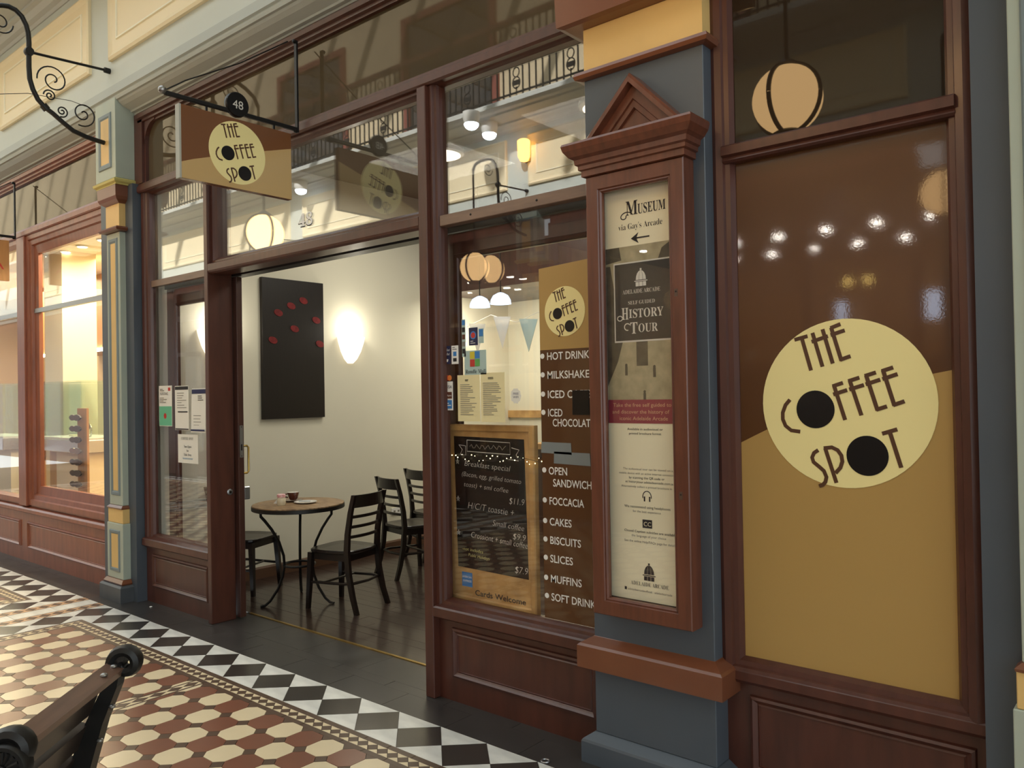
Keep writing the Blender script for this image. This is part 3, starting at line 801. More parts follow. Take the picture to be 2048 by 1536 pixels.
# roof trusses over the arcade
rf = thing('roof_truss', (-8, .35, 9.2), 'white iron roof frame over the arcade', 'roof')
x = -29.5
while x < 6:
    bx('rafter', 'upperwall_grey', rf, x-.05, x+.05, -3.6, 4.3, 9.2, 9.4); x += 1.25
w_ = bx('ceiling_blocker', 'upperwall', None, -2.6, 9, -3.6, 4.4, 9.0, 9.15); tag(w_, 'unseen solid ceiling added over the near end of the arcade to darken it', kind='structure')  # unseen slab added to block skylight and darken the right side
w_ = bx('wall_outer_near', 'upperwall', None, 0.05, 6, 2.95, 3.1, 0, 5.2); tag(w_, 'plain wall past the right-hand pilaster', kind='structure')

# ================================================================== NEIGHBOUR SHOP (left)
ns = root('window_6', (-9, 3.0, 0)); tag(ns, 'bright jewellery shop window at the left edge', kind='structure')
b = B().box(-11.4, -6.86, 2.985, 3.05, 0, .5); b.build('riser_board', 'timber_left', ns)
for a, c in ((-8.88, -6.93), (-11.2, -9.08)):
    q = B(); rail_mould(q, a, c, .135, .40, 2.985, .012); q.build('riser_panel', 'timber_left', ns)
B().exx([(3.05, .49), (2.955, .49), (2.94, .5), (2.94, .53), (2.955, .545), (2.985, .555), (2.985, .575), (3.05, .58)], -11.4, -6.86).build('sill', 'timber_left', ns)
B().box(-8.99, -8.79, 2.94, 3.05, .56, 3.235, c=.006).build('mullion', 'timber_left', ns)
for a, c in ((-8.80, -6.80), (-11.2, -8.98)):
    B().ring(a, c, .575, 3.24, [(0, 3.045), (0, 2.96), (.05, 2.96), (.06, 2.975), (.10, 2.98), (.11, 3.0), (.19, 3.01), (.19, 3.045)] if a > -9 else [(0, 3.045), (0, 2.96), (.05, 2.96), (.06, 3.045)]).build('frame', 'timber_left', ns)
    bx('glazing_bar', 'steel', ns, a, c, 2.995, 3.03, 2.465, 2.508)
    bx('pane', 'glass', ns, a+.05, c-.05, 3.03, 3.036, .57, 3.24)
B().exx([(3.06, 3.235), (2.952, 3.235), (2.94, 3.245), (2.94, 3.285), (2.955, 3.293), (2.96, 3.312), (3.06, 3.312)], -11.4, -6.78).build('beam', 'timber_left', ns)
bx('upper_pane', 'strip_film', ns, -11.4, -6.78, 3.0, 3.01, 3.31, 3.82)
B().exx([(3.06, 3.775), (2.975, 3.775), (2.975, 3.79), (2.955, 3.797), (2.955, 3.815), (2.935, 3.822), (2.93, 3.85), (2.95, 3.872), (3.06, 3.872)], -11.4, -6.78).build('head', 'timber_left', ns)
# its room
for nm, m_, a in (('wall_shop_back', 'shop_wall', (-18, -6.5, 6.0, 6.1, 0, 3.5)), ('wall_shop_side', 'shop_cream', (-6.6, -6.46, 3.06, 6.0, 0, 3.5)), ('ceiling_shop', 'shop_cream', (-18, -6.5, 3.06, 6.0, 3.42, 3.5)), ('floor_shop', 'shop_floor', (-18, -6.5, 3.05, 6.0, -.06, -.002)), ('wall_shop_far', 'shop_wall', (-18.1, -18, 3.05, 6.0, 0, 3.5))):
    o = bx(nm, m_, None, *a); tag(o, {'b': 'beige back wall', 's': 'cream side wall', 'c': 'cream ceiling', 'f': 'polished floor'}.get(nm.split('_')[-1][0] if nm.startswith('wall') else nm[0], 'far wall')+' of the jewellery shop, '+nm.split('_')[0]+' '+nm.split('_')[-1], kind='structure')
o = bx('trim_shop_column', 'shop_cream', None, -10.98, -10.42, 3.9, 4.3, 0, 3.42); tag(o, 'bright white square column inside the jewellery shop', kind='structure')
o = bx('trim_shop_bulkhead', 'shop_wood', None, -14.5, -11.6, 5.0, 5.9, 2.35, 3.42); tag(o, 'tan bulkhead with light strip inside the jewellery shop', kind='structure')
bx('light_strip', 'down_glow', o, -14.4, -11.7, 4.97, 4.995, 2.30, 2.345)
o = bx('wall_shop_partition', 'shop_cream', None, -9.9, -9.15, 4.3, 4.4, 0, 3.42); tag(o, 'pale partition behind the watch display', kind='structure')
for i, x in enumerate((-10.909, -10.431, -9.939, -9.379, -8.8, -8.2)):
    r = thing('downlight', (x, 3.95, 3.42), 'small round ceiling downlight in the jewellery shop, number %s from the column' % ('one', 'two', 'three', 'four', 'five', 'six')[i], 'downlight', 'downlights in the jewellery shop')
    B().lathe(x, 3.95, [(.07, 3.405), (.07, 3.42)], 16).build('rim', 'white', r)
    B().lathe(x, 3.95, [(.052, 3.400), (.052, 3.404)], 16).build('lens', 'down_warm', r)
# display case
def glass_case(x0, x1, y0, y1, label):
    r = root('display_case', ((x0+x1)/2, (y0+y1)/2, 0), label, 'display case')
    bx('pedestal', 'shop_cream', r, x0+.3, x1-.05, y0+.1, y1-.1, 0, 1.02)
    bx('wood_leg', 'shop_wood', r, x0+.05, x0+.28, y0+.12, y1-.12, 0, 1.02)
    bx('tray', 'silver', r, x0, x1, y0, y1, 1.02, 1.16, c=.006)
    bx('tray_top', 'white', r, x0+.01, x1-.01, y0+.01, y1-.01, 1.161, 1.18)
    for a in ((x0, x1, y0, y0+.008), (x0, x1, y1-.008, y1), (x0, x0+.008, y0+.009, y1-.009), (x1-.008, x1, y0+.009, y1-.009)):
        bx('glass_side', 'glass_display', r, *a, 1.181, 1.80)
    bx('glass_top', 'glass_display', r, x0, x1, y0, y1, 1.802, 1.815)
    return r
glass_case(-10.4, -9.15, 3.6, 4.15, 'glass watch display case on a cream pedestal beside the pilaster')
glass_case(-11.9, -10.75, 3.35, 3.75, 'glass display case left of the white column')
for i, (x, l) in enumerate(((-9.55, 'watch standing on a ring holder in the display case'), (-9.9, 'bracelet lying on the white tray of the display case'))):
    if i == 0:
        r = root('watch', (x, 3.85, 1.18), l, 'watch')
        B().tube([(x+.05*math.cos(t), 3.85, 1.25+.07*math.sin(t)) for t in [2*math.pi*k/20 for k in range(21)]], .009, 6, cap=False).build('strap', 'silver', r)
        B().lathey(x, 1.30, [(.035, 3.83), (.035, 3.845)], 18).build('dial', 'ink', r)
    else:
        o = B().tube([(x+.13*math.cos(t), 3.85+.06*math.sin(t), 1.19) for t in [2*math.pi*k/24 for k in range(25)]], .01, 6, cap=False).build('bracelet', 'paper_cream'); tag(o, l, 'bracelet')
for i, (x0, x1, z0, z1, m_) in enumerate(((-13.5, -12.6, .5, 1.95, 'cabinet_glow'), (-12.3, -11.85, .4, 2.1, 'shop_dark'), (-16.4, -15.2, .5, 1.95, 'cabinet_glow'))):
    r = root('wall_cabinet', ((x0+x1)/2, 5.8, 0), ('tall glowing cabinet at the back of the jewellery shop', 'narrow dark cabinet at the back of the jewellery shop', 'far glowing cabinet at the back of the jewellery shop')[i], 'cabinet')
    B().ring(x0, x1, z0, z1, [(0, 5.99), (0, 5.7), (.05, 5.7), (.05, 5.95)]).build('carcass', 'shop_dark', r)
    bx('base', 'shop_wood', r, x0, x1, 5.7, 5.99, 0, z0)
    bx('lit_back', m_, r, x0+.05, x1-.05, 5.94, 5.96, z0+.05, z1-.05)
    for z in (.35, .65): bx('shelf', 'glass_display', r, x0+.05, x1-.05, 5.72, 5.93, z0+(z1-z0)*z, z0+(z1-z0)*z+.012)
r = root('sole_rack', (-8.25, 3.2, 0), 'rack of dark shoe soles beside the shop window mullion', 'rack')
bx('backing', 'shop_wood', r, -8.32, -8.10, 3.24, 3.26, 0, 1.52)
for i in range(7):
    z = 1.43-i*.108
    q = [(-8.42+.27*t, z+.034*(math.sin(math.pi*min(1, t*1.02))**.5)*(1-.35*math.exp(-((t-.45)/.12)**2))) for t in [k/14 for k in range(15)]]
    q += [(a, 2*z-c) for a, c in reversed(q[1:-1])]
    B().prism(q, 3.2, 3.215).build('sole', 'shoe_black' if i != 3 else 'steel', r)
lamp('AREA', 'shop_light', (-9.6, 4.7, 3.36), 130, (1, .78, .46), 3.5, (-9.6, 4.7, 0), .8)
lamp('AREA', 'shop_light', (-14, 4.4, 3.36), 170, (1, .78, .46), 3.5, (-14, 4.4, 0), 1.2)
lamp('AREA', 'case_fill_light', (-9.75, 3.75, 3.3), 40, (1, .88, .62), .5, (-9.75, 3.85, 0))  # unseen fill added to brighten the tray and pedestal
lamp('AREA', 'shop_window_light', (-8.0, 3.6, 3.36), 90, (1, .8, .5), 1.6, (-8.0, 3.6, 0), .4)

# ================================================================== HANGING SIGNS
LG = [[(-0.582,0.782),(-0.421,0.819)],[(-0.491,0.797),(-0.387,0.4)],[(-0.361,0.855),(-0.249,0.441)],[(-0.24,0.891),(-0.128,0.475)],[(-0.373,0.747),(-0.178,0.805)],[(-0.138,0.905),(-0.027,0.504)],[(-0.147,0.898),(-0.029,0.939)],[(-0.145,0.816),(0.018,0.861)],[(-0.042,0.515),(0.078,0.554)],[(-0.654,0.048),(-0.711,-0.018),(-0.748,-0.113),(-0.749,-0.194),(-0.716,-0.274),(-0.646,-0.331),(-0.535,-0.345)],[(-0.12,0.213),(0.001,-0.197)],[(-0.137,0.203),(-0.016,0.242)],[(-0.13,0.106),(0.031,0.156)],[(0.063,0.267),(0.186,-0.142)],[(0.046,0.26),(0.172,0.299)],[(0.055,0.162),(0.221,0.212)],[(0.248,0.323),(0.365,-0.085)],[(0.232,0.316),(0.356,0.354)],[(0.241,0.219),(0.401,0.27)],[(0.351,-0.076),(0.468,-0.037)],[(0.433,0.38),(0.548,-0.031)],[(0.419,0.367),(0.543,0.406)],[(0.425,0.275),(0.588,0.329)],[(0.534,-0.024),(0.655,0.02)],[(-0.321,-0.563),(-0.373,-0.599),(-0.397,-0.655),(-0.381,-0.709),(-0.325,-0.754),(-0.26,-0.81),(-0.231,-0.882),(-0.244,-0.942),(-0.276,-0.979),(-0.319,-0.997)],[(-0.239,-0.537),(-0.115,-0.946)],[(-0.255,-0.538),(-0.159,-0.525),(-0.093,-0.556),(-0.051,-0.618),(-0.041,-0.689),(-0.065,-0.762),(-0.123,-0.83)],[(0.409,-0.351),(0.572,-0.298)],[(0.491,-0.327),(0.605,-0.732)]]
LO = [((-0.346, -0.072), 0.228), ((0.241, -0.611), 0.233)]
def logo(U, cu, cv, R, parent, thick=1.0):
    u = lambda p: (cu+p[0]*R, cv+p[1]*R)
    Art(U).poly(circ(cu, cv, R, 64), .0004, .0014).build('logo_disc', 'vinyl_disc', parent)
    for i0, i1 in ((0, 2), (2, 5), (5, 9), (9, 10), (10, 13), (13, 16), (16, 20), (20, 24), (24, 25), (25, 27), (27, 29)):
        a = Art(U)
        for j, q in enumerate(LG[i0:i1]): a.line([u(p) for p in q], .046*R*thick, .0018, .0026+.00015*j)
        a.build('logo_letter', 'vinyl_letter', parent)
    for c, r_ in LO: Art(U).poly(circ(*u(c), r_*R, 40), .0018, .0030).build('logo_dot', 'vinyl_black', parent)
def hang_sign(X, label, brown, tan, kind):
    r = root('hanging_sign', (X, 2.9, 3.2), label, 'sign')
    B().box(X-.02, X+.02, 2.15, 2.845, 2.79, 3.19).build('board', brown, r)
    bx('board_edge', 'sign_edge', r, X-.021, X+.021, 2.14, 2.151, 2.789, 3.191)
    B().box(X-.010, X+.010, 2.07, 2.905, 3.222, 3.246, c=.003).build('bracket_bar', 'iron', r)
    bx('bracket_rod', 'iron', r, X-.012, X+.012, 2.898, 2.91, 3.215, 3.78)
    for z in (3.775, 3.225): B().lathey(X, z, [(.012, 2.90), (.012, 2.885), (.006, 2.88)], 10).build('bolt', 'iron', r)
    for y in (2.31, 2.74): bx('hanger', 'iron', r, X-.004, X+.004, y-.006, y+.006, 3.19, 3.225)
    B().sphere((X, 2.06, 3.246), .022, 14, 8).build('finial', 'iron_bright', r)
    B().tube([(X, 2.085, 3.255), (X-.02, 2.2, 3.34), (X-.05, 2.55, 3.55), (X-.08, 2.9, 3.80)], .004, 5).build('guy_wire', 'iron', r)
    U = lambda u, v, d=0: (X+.02+d, u, v)
    return r, U
hs, U = hang_sign(-4.144, 'brown and tan hanging coffee sign with cream logo disc over the doorway', 'sign_brown', 'sign_tan', 0)
wv = [(2.152, 2.878), (2.22, 2.905), (2.32, 2.938), (2.42, 2.972), (2.52, 3.005), (2.62, 3.034), (2.70, 3.056), (2.78, 3.08), (2.844, 3.098)]
Art(U).poly([(2.152, 2.791), (2.844, 2.791)]+wv[::-1], .0002, .0006).build('tan_wave', 'sign_tan', hs)
logo(U, 2.487, 2.995, .178, hs, 1.0)
dc = B().lathex(2.496, 3.278, [(.068, -4.160), (.072, -4.155), (.072, -4.133), (.068, -4.128)], 28); dc.build('number_disc', 'vinyl_black', hs)
text('48', lambda u, v, d=0: (-4.128+d, u, v), 2.496, 3.252, 'chalk', hs, h=.05, align='CENTER', name='number')
ns2, U = hang_sign(-8.911, 'terracotta hanging sign with a red letter cut off at the left edge', 'shop_wood', 'shop_wood', 1)
text('OMEGA', U, 2.80, 2.90, 'sticker_red', ns2, h=.10, width=.6, align='RIGHT')
# ================================================================== SLIDING DOOR LEAVES
def leaf(n, x0, x1, label):
    r = root('door_%d' % n, ((x0+x1)/2, 3.16, 0)); tag(r, label, kind='structure')
    bx('stile', 'timber_door', r, x0, x0+.11, 3.14, 3.185, .012, 2.474)
    bx('stile', 'timber_door', r, x1-.11, x1, 3.14, 3.185, .012, 2.474, c=.003)
    bx('top_rail', 'timber_door', r, x0+.111, x1-.111, 3.142, 3.183, 2.36, 2.474)
    bx('bottom_rail', 'timber_door', r, x0+.111, x1-.111, 3.142, 3.183, .012, .26)
    B().ring(x0+.111, x1-.111, .261, 2.359, [(0, 3.18), (0, 3.145), (.016, 3.15), (.022, 3.16), (.022, 3.18)]).build('bead', 'timber_door', r)
    bx('pane', 'glass', r, x0+.13, x1-.13, 3.16, 3.166, .28, 2.34)
    return r
d1 = leaf(1, -6.285, -5.249, 'open timber sliding door leaf parked behind the left cafe window')
bx('lock_plate', 'steel', d1, -5.2495, -5.2465, 3.150, 3.176, 1.164, 1.396)
bx('lock_slot', 'black_metal', d1, -5.2470, -5.2455, 3.158, 3.168, 1.215, 1.26)
for z in (1.175, 1.385): B().lathex(3.163, z, [(.004, -5.2466), (.003, -5.2450)], 8).build('screw', 'black_metal', d1)
B().tube([(-5.275, 3.186, 1.245), (-5.275, 3.222, 1.245), (-5.275, 3.235, 1.232), (-5.275, 3.235, 1.06), (-5.275, 3.222, 1.047), (-5.275, 3.186, 1.047)], .008, 8).build('pull_handle', 'brass', d1)
bx('bolt', 'steel', d1, -5.285, -5.255, 3.186, 3.235, .855, .95, c=.006)
d2 = leaf(2, -3.17, -1.95, 'timber sliding door leaf parked behind the right cafe window')
lk = root('lock_cylinder', (-5.289, 3.09, .92), 'round steel lock cylinder on the left door post', 'lock')
B().lathex(3.09, .92, [(.022, -5.29), (.022, -5.284), (.016, -5.281)], 18).build('rim', 'steel', lk)
B().lathex(3.09, .92, [(.009, -5.282), (.009, -5.279)], 14).build('keyway', 'black_metal', lk)

# ================================================================== CAFE FURNITURE
def chair_proto():
    r = thing('cafe_chair', (0, 0, 0))
    n = 22; poly = []
    for k in range(n):
        t = 2*math.pi*k/n; c_, s_ = math.cos(t), math.sin(t)
        e = .45
        px = (abs(c_)**e)*(1 if c_ >= 0 else -1)*.205; py = (abs(s_)**e)*(1 if s_ >= 0 else -1)*.205
        poly.append((px*(1-.10*(-py/.205 if py < 0 else 0)), py))
    sh = lambda q: [(x*q, y*q) for x, y in poly]
    b = B(); b.loops([[(x, y, .425) for x, y in sh(.965)], [(x, y, .432) for x, y in sh(1)], [(x, y, .447) for x, y in sh(1)], [(x, y, .452) for x, y in sh(.97)], [(x, y, .444) for x, y in sh(.6)]])
    b.build('seat', 'chair_wood', r)
    fr = B().box(-.165, .165, .15, .168, .372, .425).box(-.165, .165, -.168, -.15, .372, .425).box(-.168, -.15, -.15, .15, .372, .425).box(.15, .168, -.15, .15, .372, .425)
    fr.build('apron', 'chair_wood', r)
    for sx in (-1, 1):
        B().loops([[(sx*.172-a, .172-c_, .424) for a, c_ in ((.02, .02), (-.02, .02), (-.02, -.02), (.02, -.02))], [(sx*.19-a, .195-c_, 0) for a, c_ in ((.014, .014), (-.014, .014), (-.014, -.014), (.014, -.014))]]).build('leg', 'chair_wood', r)
        pts = [(sx*.185, -.265, 0), (sx*.18, -.225, .12), (sx*.178, -.19, .28), (sx*.178, -.175, .44), (sx*.178, -.185, .58), (sx*.178, -.215, .74), (sx*.178, -.25, .87)]
        L = []
        for i, p in enumerate(pts):
            w_ = (.016, .018, .02, .021, .019, .017, .015)[i]
            L.append([(p[0]-.014, p[1]-w_, p[2]), (p[0]+.014, p[1]-w_, p[2]), (p[0]+.014, p[1]+w_, p[2]), (p[0]-.014, p[1]+w_, p[2])])
        B().loops(L).build('leg', 'chair_wood', r)
    def slat(z, hgt, y0, bow, th, nm):
        n = 10; L = []
        for k in range(n+1):
            x = -.176+.352*k/n; y = y0-bow*(1-(x/.176)**2)
            L.append([(x, y-th, z), (x, y+th, z), (x, y+th, z+hgt), (x, y-th, z+hgt)])
        B().loops(L).build(nm, 'chair_wood', r)
    slat(.775, .092, -.236, .035, .009, 'crest_rail')
    for z, y0 in ((.545, -.185), (.62, -.196), (.695, -.212)): slat(z, .022, y0, .03, .007, 'back_slat')
    pts = [(.178, .178, .20), (.178, -.12, .21), (.15, -.2, .212), (0, -.225, .212), (-.15, -.2, .212), (-.178, -.12, .21), (-.178, .178, .20)]
    B().tube(pts, .011, 8).build('stretcher', 'chair_wood', r)
    B().tube([(-.178, .05, .205), (.178, .05, .205)], .009, 8).build('stretcher', 'chair_wood', r)
    return r
ch = chair_proto()
first = True
for x, y, rz, lab in ((-4.955, 3.842, 102, 'dark wooden cafe chair nearest the doorway, its back to the right of the round table'),
                      (-6.02, 3.66, -67, 'dark wooden cafe chair left of the round table, half hidden by the door'),
                      (-5.36, 4.91, -12, 'dark wooden cafe chair behind the table by the wall outlet'),
                      (-5.70, 5.56, -14, 'dark wooden cafe chair furthest inside, partly behind the right door post')):
    o = ch if first else copytree(ch); first = False
    o.location = (x, y, 0); o.rotation_euler = (0, 0, math.radians(rz))
    tag(o, lab, 'chair', 'dark cafe chairs')
TX, TY, TZ = -5.341, 3.705, .765
tb = root('cafe_table', (TX, TY, 0), 'small round cafe table with wooden top and black curved legs', 'table')
B().lathe(TX, TY, [(.345, TZ-.012), (.350, TZ-.010), (.350, TZ-.002), (.346, TZ)], 48).build('table_top', 'table_wood', tb)
B().lathe(TX, TY, [(.352, TZ-.040), (.354, TZ-.038), (.354, TZ-.012), (.335, TZ-.0119)], 48).build('edge_band', 'black_metal', tb)
for fx, fy in ((-5.405, 3.423), (-5.053, 3.808), (-5.56, 3.874)):
    dx, dy = fx-TX, fy-TY; d_ = math.hypot(dx, dy); dx /= d_; dy /= d_
    pts = [(TX+dx*r_, TY+dy*r_, z) for r_, z in ((.30, TZ-.04), (.30, .69), (.27, .655), (.215, .58), (.16, .48), (.125, .37), (.12, .29), (.135, .21), (.175, .12), (.235, .04), (.275, .012), (.31, .008))]
    B().tube(pts, .0125, 8, flat=.6).build('leg', 'black_metal', tb)
B().tube([(TX+.118*math.cos(t), TY+.118*math.sin(t), .29) for t in [2*math.pi*k/30 for k in range(31)]], .010, 6, cap=False).build('brace_ring', 'black_metal', tb)
# on the table
jr = root('sugar_jar', (-5.34, 3.55, TZ), 'glass sugar jar with red checked lid on the cafe table', 'jar')
B().lathe(-5.34, 3.55, [(.028, TZ), (.033, TZ+.006), (.033, TZ+.05), (.026, TZ+.062)], 20).build('jar_body', 'jar_glass', jr)
B().lathe(-5.34, 3.55, [(.031, TZ+.0621), (.032, TZ+.066), (.032, TZ+.082), (.028, TZ+.086)], 20).build('lid', 'gingham', jr)
cp = root('coffee_cup', (-5.46, 3.74, TZ), 'brown coffee cup on its saucer at the back of the table', 'cup')
B().lathe(-5.46, 3.74, [(.03, TZ+.001), (.072, TZ+.008), (.075, TZ+.013), (.03, TZ+.009)], 24).build('saucer', 'cup_brown', cp)
B().lathe(-5.46, 3.74, [(.024, TZ+.012), (.036, TZ+.03), (.045, TZ+.072), (.042, TZ+.072), (.032, TZ+.03)], 24).build('cup_body', 'cup_brown', cp)
B().lathe(-5.46, 3.74, [(.0435, TZ+.0725), (.0448, TZ+.074), (.042, TZ+.0745)], 24).build('rim', 'china', cp)
B().tube([(-5.49, 3.708, TZ+.06), (-5.508, 3.69, TZ+.058), (-5.51, 3.688, TZ+.04), (-5.488, 3.71, TZ+.032)], .006, 6).build('handle', 'cup_brown', cp)
pl = root('side_plate', (-5.29, 3.735, TZ), 'white side plate with a spoon on the cafe table', 'plate')
B().lathe(-5.29, 3.735, [(.05, TZ+.001), (.085, TZ+.010), (.088, TZ+.013), (.055, TZ+.007)], 28).build('plate_body', 'china', pl)
B().tube([(-5.33, 3.70, TZ+.016), (-5.26, 3.76, TZ+.016)], .004, 6).build('spoon', 'steel', pl)
o = B().add([(-5.47, 3.565, TZ+.001), (-5.42, 3.60, TZ+.001), (-5.45, 3.62, TZ+.001), (-5.45, 3.595, TZ+.045)], [(0, 1, 2), (0, 3, 1), (1, 3, 2), (2, 3, 0)]).build('napkin', 'white'); tag(o, 'small folded white napkin beside the sugar jar', 'napkin')
# artwork and sconces on the plaster wall
ar = root('wall_art', (-6.28, 4.32, 1.39), 'tall dark canvas with red petals hanging on the cafe wall', 'painting')
B().box(-6.3, -6.262, 3.995, 4.655, 1.40, 2.667, c=.002).build('canvas', 'art_dark', ar)
for i, (y, z) in enumerate(((4.43, 2.486), (4.296, 2.428), (4.16, 2.357), (4.57, 2.312), (4.33, 2.22), (4.10, 2.107), (4.607, 2.09))):
    q = [(y+.046*math.cos(t)*math.cos(-.3)-.030*math.sin(t)*math.sin(-.3), z+.046*math.cos(t)*math.sin(-.3)+.030*math.sin(t)*math.cos(-.3)) for t in [2*math.pi*k/16 for k in range(16)]]
    B().prismx(q, -6.263, -6.258).build('red_petal', 'art_red', ar)
for i, (y, l) in enumerate(((3.55, 'half-bowl wall sconce hidden by the sliding door'), (4.99, 'glowing half-bowl wall sconce right of the dark painting'), (6.45, 'unseen half-bowl wall sconce added deep inside the cafe for light'))):  # the deepest sconce is unseen, added for its light
    s = root('wall_sconce', (-6.3, y, 2.0), l, 'sconce', 'wall sconces in the cafe')
    b = B(); L = []
    for r_, z in ((.03, 1.915), (.07, 1.955), (.11, 2.03), (.14, 2.12), (.152, 2.17)):
        L.append([(-6.3+.95*r_*math.sin(t), y+r_*math.cos(t), z) for t in [math.pi*k/16 for k in range(17)]])
    b.loops(L); b.sm = True
    b.build('bowl', 'sconce_glow', s)
    lamp('POINT', 'sconce_light', (-6.16, y, 2.26), 4.4, (1, .93, .78), .05)
ot = root('wall_outlet', (-6.3, 5.556, .394), 'white double power outlet on the cafe wall', 'outlet')
bx('plate', 'white', ot, -6.3, -6.29, 5.49, 5.62, .36, .43); bx('socket', 'ink_grey', ot, -6.2905, -6.2885, 5.515, 5.54, .385, .405); bx('socket', 'ink_grey', ot, -6.2905, -6.2885, 5.57, 5.595, .385, .405)
# back of the cafe, seen through the right window
o = bx('trim_dado', 'pine', None, -6.3, -1.46, 7.37, 7.40, 1.30, 1.385); tag(o, 'orange timber dado rail on the back wall of the cafe', kind='structure')
for i, (x, z) in enumerate(((-5.48, 2.47), (-5.20, 2.48))):
    s = root('pendant_dome', (x, 6.0, z), ('left', 'right')[i]+' pale dome pendant lamp at the back of the cafe', 'lamp')
    B().lathe(x, 6.0, [(.105, z), (.10, z+.04), (.075, z+.085), (.03, z+.11), (.012, z+.115)], 22).build('dome', 'dome_cool', s)
    B().tube([(x, 6.0, z+.11), (x, 6.0, 3.7)], .006, 6).build('cord', 'black_metal', s)
bt = root('bunting', (-5.5, 6.2, 2.3), 'string of pale triangular bunting flags at the back of the cafe', 'bunting')
B().tube([(-6.3+.35*i, 6.3, 2.42-.1*math.sin(math.pi*((i*.5) % 1))) for i in range(10)], .004, 5).build('string', 'paper', bt)
for i in range(9):
    x = -6.25+.35*i; z = 2.40-.05*(i % 2)
    B().prism([(x, z), (x+.24, z-.02), (x+.12, z-.34)], 6.28, 6.284).build('flag', 'paper' if i % 3 else 'sticker_teal', bt)
ct = root('service_counter', (-4.2, 6.4, 0), 'dark timber service counter at the back of the cafe', 'counter')
bx('body', 'timber_door', ct, -4.9, -2.2, 6.1, 6.7, 0, 1.05); bx('worktop', 'pine', ct, -4.95, -2.15, 6.05, 6.75, 1.051, 1.10)
for i, (x, lab) in enumerate(((-4.9, 'left'), (-3.2, 'right'))):
    s = root('ceiling_light', (x, 4.9, 3.69), lab+' round ceiling light in the cafe', 'lamp')
    B().lathe(x, 4.9, [(.18, 3.66), (.2, 3.67), (.2, 3.70)], 24).build('rim', 'white', s)
    B().lathe(x, 4.9, [(.17, 3.655), (.17, 3.659)], 24).build('diffuser', 'sconce_glow', s)
    lamp('AREA', 'cafe_light', (x, 4.9, 3.6), 27, (1, .95, .82), .9, (x, 4.9, 0))
lamp('AREA', 'servery_light', (-5.2, 6.6, 2.66), 26, (1, .93, .76), 2.0, (-5.4, 7.1, 0), .3)

# ================================================================== MUSEUM NOTICE CASE
ms = root('notice_case', (-1.71, 2.84, .66), 'tall mahogany glazed notice case with pediment on the blue pilaster', 'display case')
CX0, CX1, CY = -1.940, -1.480, 2.80
TC = 'timber_case'
B().ring(CX0, CX1, .665, 2.505, [(0, 2.885), (0, CY+.004), (.004, CY), (.058, CY), (.062, CY+.006), (.068, CY+.004), (.074, CY+.012), (.074, CY+.03)]).build('door_frame', TC, ms)
bx('back_board', 'timber_door', ms, CX0+.05, CX1-.05, 2.872, 2.884, .70, 2.47)
bx('glass', 'glass_case', ms, CX0+.07, CX1-.07, CY+.022, CY+.027, .735, 2.435)
B().wrap(CX0, CX1, CY, 2.885, [(.0, 2.506), (.012, 2.508), (.012, 2.532), (.022, 2.536), (.022, 2.552), (.032, 2.558), (.034, 2.578), (.05, 2.588), (.068, 2.612), (.074, 2.634), (.07, 2.644), (0, 2.646)]).build('cornice', TC, ms)
ap = (-1.715, 2.893); L0, R0 = (-1.955, 2.646), (-1.475, 2.646)
def tri(s): return [(L0[0]+(ap[0]-L0[0])*0+s*1.6, L0[1]+s*.0), (R0[0]-s*1.6, R0[1]), (ap[0], ap[1]-s*1.75)]
B().loops([[(x, 2.884, z) for x, z in tri(0)], [(x, 2.80, z) for x, z in tri(0)], [(x, 2.79, z) for x, z in tri(.008)], [(x, 2.79, z) for x, z in tri(.022)], [(x, 2.825, z) for x, z in tri(.026)], [(x, 2.825, z) for x, z in tri(.055)], [(x, 2.833, z) for x, z in tri(.058)], [(x, 2.833, z) for x, z in tri(.075)], [(x, 2.845, z) for x, z in tri(.079)]]).build('pediment', TC, ms)
for x, z in ((-1.521, 1.979), (-1.517, 1.187)):
    bx('keyhole_plate', 'tile_dark', ms, x-.007, x+.007, CY-.0012, CY+.0005, z-.015, z+.015); B().lathey(x, z+.004, [(.0035, CY-.0013), (.0035, CY-.0022)], 10).build('keyhole', 'black_metal', ms)
PY = 2.862
po = root('museum_poster', (-1.715, PY, .74), 'cream museum and history tour poster inside the notice case', 'poster')
kx = PY/2.835
def pu(x): return x*kx
def pz(z): return 1.6+(z-1.6)*kx
U0 = facade(PY)
U = lambda u, v, d=0: U0(pu(u), pz(v), d)
B().box(pu(-1.868), pu(-1.555), PY, PY+.002, pz(.742), pz(2.44)).build('sheet', 'poster_cream', po)
text(serif('M'), U, -1.765, 2.322, 'ink', po, h=.062, width=.056)
text(serif('USEUM'), U, -1.708, 2.322, 'ink', po, h=.043, width=.128)
a = Art(U); a.line([(-1.752+.02*math.cos(t)-.03*(t/6), 2.322+.014*math.sin(t)) for t in [k*.35 for k in range(19)]], .004); a.build('flourish', 'ink', po)
text(serif("via Gay's Arcade"), U, -1.801, 2.264, 'ink', po, h=.026, width=.206, thin=-.012)
a = Art(U).line([(-1.725, 2.224), (-1.655, 2.224)], .006).poly([(-1.742, 2.224), (-1.706, 2.202), (-1.716, 2.224), (-1.706, 2.246)]); a.build('arrow', 'ink', po)
